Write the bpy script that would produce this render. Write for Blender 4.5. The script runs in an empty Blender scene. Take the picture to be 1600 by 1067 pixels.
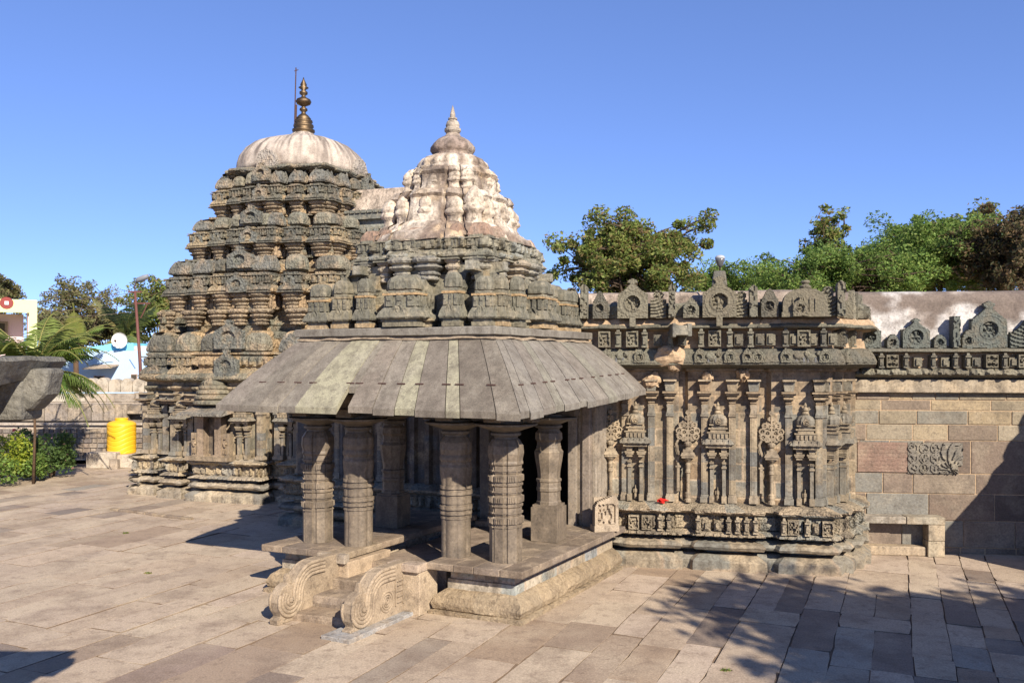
import bpy, math, random
import numpy as np
from mathutils import Vector
random.seed(7)
RN = np.random.RandomState(11)
R = math.radians
scene = bpy.context.scene
COL = scene.collection

# ------------------------------------------------------------------ camera, sky, sun, exposure
F, HY, HC = 1350.0, 565.0, 3.6            # focal length and horizon in photo pixels, eye height in metres
cd = bpy.data.cameras.new('camera'); cam = bpy.data.objects.new('camera', cd); COL.objects.link(cam)
cd.sensor_fit = 'HORIZONTAL'; cd.sensor_width = 36.0; cd.lens = 36.0 * F / 1600.0
cd.shift_y = (HY - 533.5) / 1600.0
cd.clip_start = 0.1; cd.clip_end = 3000
cam.location = (0, 0, HC); cam.rotation_euler = (R(90), 0, 0)
scene.camera = cam
SUN = Vector((0.70, -1.43, 1.0)).normalized()
w = bpy.data.worlds.new('World'); scene.world = w; w.use_nodes = True
nt = w.node_tree; bg = nt.nodes['Background']
sky = nt.nodes.new('ShaderNodeTexSky'); sky.sky_type = 'NISHITA'; sky.sun_disc = False
sky.sun_elevation = math.asin(SUN.z); sky.sun_rotation = math.atan2(SUN.x, SUN.y)
sky.altitude = 0; sky.air_density = 0.5; sky.dust_density = 0.0; sky.ozone_density = 4.0
tm = nt.nodes.new('ShaderNodeMix'); tm.data_type = 'RGBA'; tm.blend_type = 'MULTIPLY'; tm.inputs[0].default_value = 1.0
tm.inputs[7].default_value = (0.90, 1.05, 1.52, 1)     # deeper dry-season blue, softer rise to the horizon
gm = nt.nodes.new('ShaderNodeGamma'); gm.inputs[1].default_value = 0.68; nt.links.new(sky.outputs[0], gm.inputs[0]); nt.links.new(gm.outputs[0], tm.inputs[6])
nt.links.new(tm.outputs[2], bg.inputs[0]); bg.inputs[1].default_value = 0.138
sd = bpy.data.lights.new('sun', 'SUN'); sd.energy = 5.0; sd.angle = R(0.5); sd.color = (1.0, 0.91, 0.79)
so = bpy.data.objects.new('sun', sd); COL.objects.link(so)
so.rotation_euler = SUN.to_track_quat('Z', 'Y').to_euler(); so.location = (12, -20, 25)
scene.view_settings.view_transform = 'Standard'; scene.view_settings.look = 'None'
scene.view_settings.gamma = 1.0; scene.view_settings.exposure = 0.80

def gp(x, y, z=0.0):                       # photo pixel -> place on the level plane at height z
    d = F * (HC - z) / (y - HY)
    return ((x - 800) / F * d, d)
def at(x, d): return (x - 800) / F * d
def zz(y, d): return HC - (y - HY) / F * d

# ------------------------------------------------------------------ numpy noise
def _h(ix, iy, s):
    n = (ix.astype(np.int64) * 374761393 + iy.astype(np.int64) * 668265263 + s * 974634777) & 0x7fffffff
    n = ((n ^ (n >> 13)) * 1274126177) & 0x7fffffff
    return ((n ^ (n >> 16)) & 0xffff) / 65535.0
def vn(x, y, s=0):
    x, y = np.broadcast_arrays(np.asarray(x, float), np.asarray(y, float))
    ix, iy = np.floor(x), np.floor(y); fx, fy = x - ix, y - iy
    fx = fx * fx * (3 - 2 * fx); fy = fy * fy * (3 - 2 * fy)
    a, b, c, d = _h(ix, iy, s), _h(ix + 1, iy, s), _h(ix, iy + 1, s), _h(ix + 1, iy + 1, s)
    return (a * (1 - fx) + b * fx) * (1 - fy) + (c * (1 - fx) + d * fx) * fy
def fbm(x, y, s=0, o=3):
    r = 0; a = .5; t = 0
    for i in range(o):
        r = r + a * vn(x * 2 ** i, y * 2 ** i, s + i * 17); t += a; a *= .5
    return r / t

# ------------------------------------------------------------------ mesh builder
class MB:
    def __init__(s, col=(1, 1, 1)):
        s.V = []; s.Q = []; s.P = []; s.C = []; s.n = 0; s.col = col
    def add(s, v, quads=None, polys=None, col=None):
        v = np.asarray(v, float).reshape(-1, 3)
        if quads is not None and len(quads): s.Q.append(np.asarray(quads, int) + s.n)
        if polys: s.P += [[i + s.n for i in p] for p in polys]
        c = s.col if col is None else col
        c = np.asarray(c, float)
        if c.ndim == 1: c = np.tile(c, (len(v), 1))
        s.V.append(v); s.C.append(c); s.n += len(v); return s
    def box(s, c, sz, rz=0, top=1.0, col=None, tx=None, tilt=0):
        x, y, z = sz[0] / 2, sz[1] / 2, sz[2] / 2
        t = top; u = top if tx is None else tx
        v = np.array([(-x, -y, -z), (x, -y, -z), (x, y, -z), (-x, y, -z), (-x * u, -y * t, z), (x * u, -y * t, z), (x * u, y * t, z), (-x * u, y * t, z)])
        if tilt:
            ct, st = math.cos(tilt), math.sin(tilt)
            v = np.stack([v[:, 0], v[:, 1] * ct - v[:, 2] * st, v[:, 1] * st + v[:, 2] * ct], 1)
        cr, sr = math.cos(rz), math.sin(rz)
        v = np.stack([v[:, 0] * cr - v[:, 1] * sr, v[:, 0] * sr + v[:, 1] * cr, v[:, 2]], 1) + np.array(c)
        return s.add(v, [(0, 3, 2, 1), (4, 5, 6, 7), (0, 1, 5, 4), (1, 2, 6, 5), (2, 3, 7, 6), (3, 0, 4, 7)], col=col)
    def hexa(s, p, col=None):              # eight corners: four below (ccw), four above
        return s.add(p, [(0, 3, 2, 1), (4, 5, 6, 7), (0, 1, 5, 4), (1, 2, 6, 5), (2, 3, 7, 6), (3, 0, 4, 7)], col=col)
    def lathe(s, prof, n=16, c=(0, 0, 0), rf=None, col=None, sx=1, sy=1, rot=0, cap=True):
        pr = np.array(prof, float); m = len(pr); th = np.arange(n) * 2 * math.pi / n + rot
        k = np.ones(n) if rf is None else np.array([rf(t - rot) for t in th])
        X = pr[:, 0][:, None] * (k * np.cos(th))[None] * sx + c[0]
        Y = pr[:, 0][:, None] * (k * np.sin(th))[None] * sy + c[1]
        Z = np.repeat(pr[:, 1][:, None] + c[2], n, 1)
        v = np.stack([X, Y, Z], 2).reshape(-1, 3); q = []
        i = np.arange(n); j = (i + 1) % n
        for a in range(m - 1):
            q.append(np.stack([a * n + i, a * n + j, (a + 1) * n + j, (a + 1) * n + i], 1))
        P = [list(range(n - 1, -1, -1)), list(range((m - 1) * n, m * n))] if cap else None
        return s.add(v, np.concatenate(q), P, col=col)
    def tube(s, pts, r, n=6, col=None, cap=True):
        pts = [Vector(p) for p in pts]; m = len(pts)
        rs = [r] * m if not hasattr(r, '__len__') else r
        V = []; up = Vector((0, 0, 1))
        t0 = (pts[1] - pts[0]).normalized()
        if abs(t0.z) > .9: up = Vector((0, 1, 0))
        for i, p in enumerate(pts):
            t = (pts[min(i + 1, m - 1)] - pts[max(i - 1, 0)]).normalized()
            a = t.cross(up)
            if a.length < 1e-4: a = t.cross(Vector((1, 0, 0)))
            a.normalize(); b = a.cross(t).normalized(); up = b
            for k in range(n):
                th = 2 * math.pi * k / n
                V.append(p + (a * math.cos(th) + b * math.sin(th)) * rs[i])
        i = np.arange(n); j = (i + 1) % n
        q = np.concatenate([np.stack([a * n + i, a * n + j, (a + 1) * n + j, (a + 1) * n + i], 1) for a in range(m - 1)])
        P = [list(range(n)), list(range(m * n - 1, (m - 1) * n - 1, -1))] if cap else None
        return s.add(V, q[:, ::-1], P, col=col)
    def prism(s, poly, z0, z1, col=None, ax='z', s1=1.0):   # poly of (x, y) extruded; ax='y': poly of (x, z) extruded in y
        n = len(poly); p = np.array(poly, float); cen = p.mean(0)
        p1 = cen + (p - cen) * s1
        if ax == 'z':
            v = [(a, b, z0) for a, b in p] + [(a, b, z1) for a, b in p1]
        else:
            v = [(a, z0, b) for a, b in p] + [(a, z1, b) for a, b in p1]
        q = [(i, (i + 1) % n, n + (i + 1) % n, n + i) for i in range(n)]
        return s.add(v, q, [list(range(n - 1, -1, -1)), list(range(n, 2 * n))], col=col)
    def xf(s, i0, M):                      # transform everything added since chunk i0
        for k in range(i0, len(s.V)):
            v = s.V[k]; s.V[k] = v @ np.array(M.to_3x3()).T + np.array(M.to_translation())
        return s
    def grid(s, P3, col=None, wrap=False):
        nu, nv = P3.shape[:2]
        i, j = np.meshgrid(np.arange(nu if wrap else nu - 1), np.arange(nv - 1), indexing='ij')
        i2 = (i + 1) % nu
        q = np.stack([i * nv + j, i2 * nv + j, i2 * nv + j + 1, i * nv + j + 1], 2).reshape(-1, 4)
        return s.add(P3.reshape(-1, 3), q, col=None if col is None else col.reshape(-1, 3))
    def merge(s, o, off=(0, 0, 0), rz=0, sc=(1, 1, 1), tint=1.0):
        v = np.concatenate(o.V) * np.array(sc); c, d = math.cos(rz), math.sin(rz)
        v = np.stack([v[:, 0] * c - v[:, 1] * d, v[:, 0] * d + v[:, 1] * c, v[:, 2]], 1) + np.array(off)
        q = np.concatenate(o.Q) if o.Q else None
        return s.add(v, q, [list(p) for p in o.P], col=np.concatenate(o.C) * tint)
    def mesh(s, name, smooth=False, origin=(0, 0, 0)):
        V = np.concatenate(s.V) - np.array(origin); me = bpy.data.meshes.new(name)
        Q = np.concatenate(s.Q) if s.Q else np.zeros((0, 4), int)
        nl = len(Q) * 4 + sum(len(p) for p in s.P)
        me.vertices.add(len(V)); me.vertices.foreach_set('co', V.ravel())
        me.loops.add(nl); me.polygons.add(len(Q) + len(s.P))
        li = list(Q.ravel()); st = list(range(0, len(Q) * 4, 4)); k = len(Q) * 4
        for p in s.P: li += p; st.append(k); k += len(p)
        me.loops.foreach_set('vertex_index', li); me.polygons.foreach_set('loop_start', st)
        a = me.color_attributes.new('col', 'FLOAT_COLOR', 'POINT')
        C = np.ones((len(V), 4)); C[:, :3] = np.concatenate(s.C); a.data.foreach_set('color', C.ravel())
        me.update(calc_edges=True); me.validate()
        me.polygons.foreach_set('use_smooth', [bool(smooth)] * len(me.polygons))
        return me
    def build(s, name, mat, parent=None, smooth=False, bevel=0, loc=None, rz=0, world=True):
        """world=True: vertices are world coordinates; False: the object is placed at loc (relative to its parent)."""
        org = (0, 0, 0)
        if world: org = tuple(BASE.get(parent.name, (0, 0, 0))) if parent else (loc or (0, 0, 0))
        o = bpy.data.objects.new(name, s.mesh(name, smooth, org)); COL.objects.link(o)
        o.data.materials.append(mat)
        if parent: o.parent = parent
        elif world: o.location = org
        if not world and loc is not None: o.location = loc
        o.rotation_euler.z = rz
        if world: BASE[o.name] = org
        if bevel:
            b = o.modifiers.new('bevel', 'BEVEL'); b.width = bevel; b.segments = 2; b.limit_method = 'ANGLE'; b.angle_limit = R(35)
        return o
BASE = {}
def tag(o, label=None, cat=None, group=None, kind=None):
    if label: o['label'] = label
    if cat: o['category'] = cat
    if group: o['group'] = group
    if kind: o['kind'] = kind
    return o
def thing(name, label, cat, loc, group=None):
    o = bpy.data.objects.new(name, None); COL.objects.link(o); o.location = loc; BASE[o.name] = tuple(loc)
    o.empty_display_size = .3
    return tag(o, label, cat, group)
def copy_part(src, parent, loc, rz=0, sc=None):        # loc in world; parent is unrotated
    o = src.copy(); COL.objects.link(o); o.parent = parent
    b = BASE.get(parent.name, (0, 0, 0)); o.location = [loc[i] - b[i] for i in range(3)]; o.rotation_euler = (0, 0, rz)
    if sc is not None: o.scale = sc if hasattr(sc, '__len__') else (sc,) * 3
    for ch in src.children:
        d = ch.copy(); COL.objects.link(d); d.parent = o
    return o
class Proto:                                # first call places the built object, later calls copy it
    def __init__(s, name, mb, mat, smooth=False, bevel=0):
        s.me = mb.mesh(name, smooth); s.me.materials.append(mat); s.name = name; s.bevel = bevel
    def put(s, parent, loc, rz=0, sc=None):
        o = bpy.data.objects.new(s.name, s.me); COL.objects.link(o); o.parent = parent
        b = BASE.get(parent.name, (0, 0, 0)); o.location = [loc[i] - b[i] for i in range(3)]; o.rotation_euler = (0, 0, rz)
        if sc is not None: o.scale = sc if hasattr(sc, '__len__') else (sc,) * 3
        return o

def sweep(mb, path, prof, closed=False, ru=.1, rv=.1, carve=None, colf=None, jit=.004, u0=0, seed=0):
    P = np.array(path, float); n = len(P); pr = [prof[0]]
    for (o1, z1), (o2, z2) in zip(prof[:-1], prof[1:]):
        k = max(1, int(math.ceil(math.hypot(o2 - o1, z2 - z1) / rv)))
        for t in range(1, k + 1): pr.append((o1 + (o2 - o1) * t / k, z1 + (z2 - z1) * t / k))
    pr = np.array(pr); ns = n if closed else n - 1
    D = [P[(i + 1) % n] - P[i] for i in range(ns)]; L = [np.linalg.norm(d) for d in D]
    N = [np.array((d[1], -d[0])) / l for d, l in zip(D, L)]
    def mit(i):
        if closed: a, b = N[(i - 1) % n], N[i % n]
        else:
            a = N[i - 1] if i > 0 else N[0]; b = N[i] if i < ns else N[-1]
        return (a + b) / max(.25, 1 + a @ b)
    B = []; M = []; U = []; u = u0
    for i in range(ns):
        k = max(1, int(math.ceil(L[i] / ru))); m0, m1 = mit(i), mit(i + 1)
        for t in range(k + (1 if (i == ns - 1) else 0)):
            f = t / k; B.append(P[i] + D[i] * f); M.append(m0 * (1 - f) + m1 * f); U.append(u + L[i] * f)
        u += L[i]
    B, M, U = np.array(B), np.array(M), np.array(U)
    O = np.repeat(pr[:, 0][None], len(U), 0); Z = np.repeat(pr[:, 1][None], len(U), 0); UU = np.repeat(U[:, None], len(pr), 1)
    if carve is not None: O = O + carve(UU, Z, O)
    if jit:
        O = O + (fbm(UU * 5 + seed, Z * 5 + O * 7, 3 + seed) - .5) * jit * 4
        Z = Z + (fbm(UU * 3, Z * 3 + O * 9, 9 + seed) - .5) * jit * 4
    X = B[:, 0][:, None] + M[:, 0][:, None] * O; Y = B[:, 1][:, None] + M[:, 1][:, None] * O
    G = np.stack([X, Y, Z], 2); C = None
    if colf is not None: C = colf(UU, Z)
    if closed:                            # last sample repeats the first
        pass
    mb.grid(G, C); return mb

def relief(mb, w_, h_, f, res=.02, back=0.0, col=None):   # thickness map f(x, z) standing on the plane y=back, facing -y
    nx, nz = max(2, int(round(w_ / res))), max(2, int(round(h_ / res)))
    x = np.linspace(-w_ / 2, w_ / 2, nx + 1); z = np.linspace(0, h_, nz + 1)
    X, Z = np.meshgrid(x, z, indexing='ij'); T = f(X, Z)
    ok = (T[:-1, :-1] > 0) & (T[1:, :-1] > 0) & (T[:-1, 1:] > 0) & (T[1:, 1:] > 0)
    V = np.stack([X, back - np.maximum(T, .003), Z], 2).reshape(-1, 3); n1 = len(V)
    Vb = np.stack([X, np.full_like(X, back), Z], 2).reshape(-1, 3)
    idx = lambda i, j: i * (nz + 1) + j
    I, J = np.nonzero(ok); q = [np.stack([idx(I, J), idx(I + 1, J), idx(I + 1, J + 1), idx(I, J + 1)], 1)]
    pad = np.pad(ok, 1)
    def sk(mask, a, b):
        i, j = np.nonzero(mask)
        if len(i): q.append(np.stack([a(i, j), a(i, j) + n1, b(i, j) + n1, b(i, j)], 1))
    sk(ok & ~pad[:-2, 1:-1], lambda i, j: idx(i, j), lambda i, j: idx(i, j + 1))
    sk(ok & ~pad[2:, 1:-1], lambda i, j: idx(i + 1, j + 1), lambda i, j: idx(i + 1, j))
    sk(ok & ~pad[1:-1, :-2], lambda i, j: idx(i + 1, j), lambda i, j: idx(i, j))
    sk(ok & ~pad[1:-1, 2:], lambda i, j: idx(i, j + 1), lambda i, j: idx(i + 1, j + 1))
    mb.add(np.concatenate([V, Vb]), np.concatenate(q), col=col); return mb

def blob(mb, c, r, amp=.15, s=0, col=None, n=20, m=12, fr=1.5):
    TH, PH = np.meshgrid(np.arange(n) * 2 * math.pi / n, np.linspace(-math.pi / 2 * .98, math.pi / 2 * .98, m), indexing='ij')
    x, y, z = np.cos(TH) * np.cos(PH), np.sin(TH) * np.cos(PH), np.sin(PH)
    k = 1 + (fbm(x * fr + 5 + z, y * fr + 5 + s, s, 4) + fbm(z * fr + 3, x * fr + 7 + s, s + 3, 3) - 1) * amp * 2
    mb.grid(np.stack([c[0] + x * k * r[0], c[1] + y * k * r[1], c[2] + z * k * r[2]], 2), None if col is None else np.tile(np.array(col, float), (n, m, 1)), wrap=True); return mb
# ------------------------------------------------------------------ materials
def M(name, base=(.5, .5, .5), rough=.9, dark=None, damt=.5, dscale=3.0, light=None, lamt=.3, lscale=1.3, fine=.25, fscale=30,
      bump=.3, bscale=18, streak=0, vor=0, vscale=14, metal=0, spec=.25, dist=.02):
    m = bpy.data.materials.new(name); m.use_nodes = True; t = m.node_tree; N = t.nodes; L = t.links
    b = N['Principled BSDF']; b.inputs['Roughness'].default_value = rough; b.inputs['Metallic'].default_value = metal
    b.inputs['Specular IOR Level'].default_value = spec
    at_ = N.new('ShaderNodeAttribute'); at_.attribute_name = 'col'
    ge = N.new('ShaderNodeNewGeometry'); P = ge.outputs['Position']
    def noise(sc, det=4, vec=P, rg=.6):
        n = N.new('ShaderNodeTexNoise'); n.inputs['Scale'].default_value = sc; n.inputs['Detail'].default_value = det
        n.inputs['Roughness'].default_value = rg; L.new(vec, n.inputs['Vector']); return n.outputs['Fac']
    def rmp(v, a, b_, lo=0, hi=1):
        n = N.new('ShaderNodeMapRange'); n.inputs[1].default_value = a; n.inputs[2].default_value = b_
        n.inputs[3].default_value = lo; n.inputs[4].default_value = hi; L.new(v, n.inputs[0]); return n.outputs[0]
    def mix(f, a, c, mode='MIX'):
        n = N.new('ShaderNodeMix'); n.data_type = 'RGBA'; n.blend_type = mode
        if isinstance(f, float): n.inputs[0].default_value = f
        else: L.new(f, n.inputs[0])
        for s_, v in ((6, a), (7, c)):
            if isinstance(v, tuple): n.inputs[s_].default_value = (*v, 1)
            else: L.new(v, n.inputs[s_])
        return n.outputs[2]
    c = mix(1.0, at_.outputs['Color'], tuple(base), 'MULTIPLY')
    if light: c = mix(rmp(noise(lscale, 6), .48, .66, 0, lamt), c, light)
    if dark: c = mix(rmp(noise(dscale, 8, rg=.7), .47, .68, 0, damt), c, dark)
    if dark: c = mix(rmp(noise(dscale * 4.5, 6, rg=.7), .54, .64, 0, damt * .75), c, dark)
    if streak:
        mp = N.new('ShaderNodeMapping'); mp.inputs['Scale'].default_value = (9, 9, .7); L.new(P, mp.inputs[0])
        c = mix(rmp(noise(1.0, 5, mp.outputs[0]), .45, .65, 0, streak), c, dark or (.05, .04, .03))
    if fine:
        f = rmp(noise(fscale, 3), .25, .75, 1 - fine, 1 + fine)
        hs = N.new('ShaderNodeVectorMath'); hs.operation = 'SCALE'; L.new(c, hs.inputs[0]); L.new(f, hs.inputs[3]); c = hs.outputs[0]
    L.new(c, b.inputs['Base Color'])
    if bump:
        h = noise(bscale, 6, rg=.65)
        if vor:
            v = N.new('ShaderNodeTexVoronoi'); v.inputs['Scale'].default_value = vscale; L.new(P, v.inputs['Vector'])
            ad = N.new('ShaderNodeMath'); ad.operation = 'MULTIPLY_ADD'; L.new(v.outputs['Distance'], ad.inputs[0]); ad.inputs[1].default_value = vor; L.new(h, ad.inputs[2]); h = ad.outputs[0]
        bn = N.new('ShaderNodeBump'); bn.inputs['Strength'].default_value = bump; bn.inputs['Distance'].default_value = dist
        L.new(h, bn.inputs['Height']); L.new(bn.outputs[0], b.inputs['Normal'])
    return m
m_wall = M('wall_ashlar', (1, 1, 1), dark=(.08, .065, .05), damt=.5, dscale=3, light=(.33, .27, .19), lamt=.35, lscale=2.5, bump=.7, bscale=14, dist=.02)
m_tan = M('warm_sandstone', (1, 1, 1), streak=.35, dark=(.06, .047, .035), damt=.65, dscale=3.5, light=(.46, .35, .22), lamt=.5, lscale=2.2, bump=.6, bscale=14)
m_carved = M('carved_sandstone', (1, 1, 1), dark=(.05, .043, .033), damt=.65, dscale=4, light=(.42, .33, .21), lamt=.5, lscale=3, bump=.8, bscale=22, vor=1.2, vscale=26, dist=.02)
m_grey = M('dark_schist', (.84, .83, .82), dark=(.035, .035, .03), damt=.6, dscale=4, light=(.33, .27, .18), lamt=.45, lscale=4, bump=.6, bscale=22, vor=1.0, vscale=30, dist=.015)
m_tower = M('weathered_tower_stone', (1, 1, 1), dark=(.04, .038, .03), damt=.6, dscale=2.5, light=(.40, .29, .18), lamt=.6, lscale=2.6, bump=.9, bscale=16, vor=1.2, vscale=15, dist=.03)
m_gstone = M('greenish_block_stone', (1, 1, 1), dark=(.04, .04, .034), damt=.5, dscale=3, light=(.38, .32, .22), lamt=.45, lscale=5, bump=.7, bscale=14, vor=.7, vscale=14, dist=.025)
m_plaster = M('stained_plaster', (1, 1, 1), dark=(.085, .065, .05), damt=.9, dscale=2.6, light=(.62, .53, .41), lamt=.5, lscale=1.6, bump=.7, bscale=9, streak=.5, dist=.04)
m_limewash = M('limewashed_wall', (1, 1, 1), dark=(.09, .07, .06), damt=.6, dscale=3.5, bump=.5, bscale=12, dist=.02)
m_mortar = M('pink_mortar', (.40, .285, .175), dark=(.2, .13, .08), damt=.5, dscale=4, bump=.5, bscale=15)
m_fillet = M('old_fillet_mortar', (.27, .21, .145), dark=(.12, .09, .06), damt=.7, dscale=5, bump=.5)
m_roof = M('roof_slab_stone', (1, 1, 1), dark=(.085, .07, .055), damt=.65, dscale=2.6, light=(.30, .27, .21), lamt=.35, lscale=2.5, fine=.3, fscale=55, bump=.5, bscale=26, dist=.012, streak=.35)
m_col = M('polished_pillar_stone', (1, 1, 1), rough=.6, dark=(.06, .048, .036), damt=.6, dscale=3.5, light=(.36, .28, .19), lamt=.4, lscale=4, bump=.35, bscale=25, streak=.3, spec=.4, dist=.01)
m_pave = M('paving_stone', (1, 1, 1), rough=.85, dark=(.17, .12, .085), damt=.6, dscale=1.3, light=(.46, .37, .26), lamt=.5, lscale=.55, fine=.3, fscale=45, bump=.5, bscale=22, dist=.012)
m_earth = M('dusty_earth', (.30, .22, .15), dark=(.2, .14, .09), damt=.5, dscale=1.5, bump=.4, bscale=8)
m_slab = M('platform_stone', (1, 1, 1), dark=(.09, .065, .045), damt=.65, dscale=2.2, light=(.44, .34, .23), lamt=.5, lscale=3, bump=.6, bscale=14, dist=.02, fine=.3, fscale=50)
m_rough = M('rough_boulder_stone', (.29, .225, .145), dark=(.12, .085, .055), damt=.6, dscale=2.5, light=(.46, .35, .22), lamt=.4, bump=1.0, bscale=6, dist=.08)
m_brick = M('exposed_brick', (.33, .13, .08), dark=(.12, .07, .05), damt=.5, bump=.6)
m_brass = M('tarnished_brass', (.17, .12, .07), rough=.55, dark=(.09, .06, .04), damt=.9, dscale=5, bump=.1, metal=1)
m_iron = M('rusty_iron', (.09, .05, .04), rough=.7, bump=.3, metal=.3)
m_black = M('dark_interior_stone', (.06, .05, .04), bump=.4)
m_yellow = M('yellow_plastic', (.74, .40, .012), rough=.5, fine=.04, bump=.03, spec=.5)
m_redcl = M('red_cloth', (.50, .018, .012), rough=.8, fine=.1, bump=.3)
m_bluew = M('pale_blue_wall_paint', (.40, .54, .70), fine=.05, bump=.1, dark=(.35, .42, .5), damt=.25)
m_cyan = M('cyan_paint', (.20, .60, .78), fine=.06, bump=.1)
m_ylw = M('pale_yellow_wall_paint', (.70, .72, .34), fine=.05, bump=.1, dark=(.4, .4, .3), damt=.3)
m_pink = M('pink_wall_paint', (.70, .52, .55), fine=.05, bump=.1)
m_white = M('white_paint', (.75, .75, .73), fine=.04, bump=.05, rough=.6)
m_sign = M('sign_blue', (.03, .22, .42), rough=.4, fine=.03, bump=0)
m_lampred = M('red_oxide_pole', (.13, .05, .04), rough=.6, fine=.1, bump=.1)
m_bark = M('bark', (.11, .075, .05), bump=.8, bscale=12, dark=(.04, .03, .02))
m_glass = M('smoked_lamp_glass', (.10, .10, .10), rough=.15, fine=0, bump=0, spec=.6)
m_galv = M('galvanised_metal', (.34, .35, .36), rough=.5, fine=.1, bump=.05)
m_white2 = M('joint_dirt', (1, 1, 1), bump=.5, fine=.3)
m_pav = M('pavilion_stone', (.15, .14, .115), dark=(.07, .065, .055), damt=.6, dscale=4, light=(.30, .28, .23), lamt=.4, bump=1.0, bscale=12, dist=.04)
def leafmat(name, c, tr=.35):
    m = M(name, c, rough=.6, fine=.25, fscale=6, bump=0, spec=.3)
    t = m.node_tree; b = t.nodes['Principled BSDF']; o = t.nodes['Material Output']
    tl = t.nodes.new('ShaderNodeBsdfTranslucent'); src = b.inputs['Base Color'].links[0].from_socket
    t.links.new(src, tl.inputs[0]); mx = t.nodes.new('ShaderNodeMixShader'); mx.inputs[0].default_value = tr
    t.links.new(b.outputs[0], mx.inputs[1]); t.links.new(tl.outputs[0], mx.inputs[2]); t.links.new(mx.outputs[0], o.inputs[0])
    return m
m_leaf = leafmat('leaf', (1.35, 1.28, 1.15), .45)

# colour palettes (linear base colours)
TAN = [(.31, .24, .155), (.27, .215, .145), (.215, .195, .15), (.18, .17, .14), (.34, .265, .17), (.25, .175, .105), (.28, .245, .18)]
GRY = [(.155, .145, .108), (.185, .175, .13), (.13, .122, .095), (.175, .155, .108), (.215, .195, .14)]
TWR = [(.20, .175, .12), (.26, .205, .125), (.17, .155, .11), (.33, .235, .13), (.21, .18, .12), (.36, .24, .12)]
OCH = [(.34, .245, .14), (.29, .225, .14), (.38, .27, .15), (.23, .195, .135), (.30, .21, .12)]
def hashpick(pal, ix, iy, s=0):
    p = np.array(pal); k = (_h(ix, iy, s) * .9999 * len(p)).astype(int); return p[k]
def blocks(pal, bw=.32, bh=.3, s=0, mortar=None, mw=.014):
    def f(U, Z):
        r = np.floor(Z / bh); off = _h(r, r * 0, s + 5) * bw; wv = bw * (.8 + .6 * _h(r, r * 0 + 3, s))
        k = np.floor((U + off) / wv); c = hashpick(pal, k, r, s).astype(float)
        c = c * (.85 + .3 * _h(k, r, s + 9))[..., None]
        if mortar is not None:
            du = ((U + off) / wv - k) * wv; dz = Z - r * bh
            m = (np.minimum(du, wv - du) < mw) | (np.minimum(dz, bh - dz) < mw); c = np.where(m[..., None], np.array(mortar), c)
        return c
    return f
def rc(pal, k=.12):
    c = random.choice(pal); f = 1 + random.uniform(-k, k); return tuple(v * f for v in c)

# ------------------------------------------------------------------ frames measured on the ground
OX, OY = .139, 11.75
AX, AY, BX, BY = .914, -.406, .485, .875
def PW(a, b): return (OX + a * AX + b * BX, OY + a * AY + b * BY)
RA = math.atan2(AY, AX)

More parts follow.
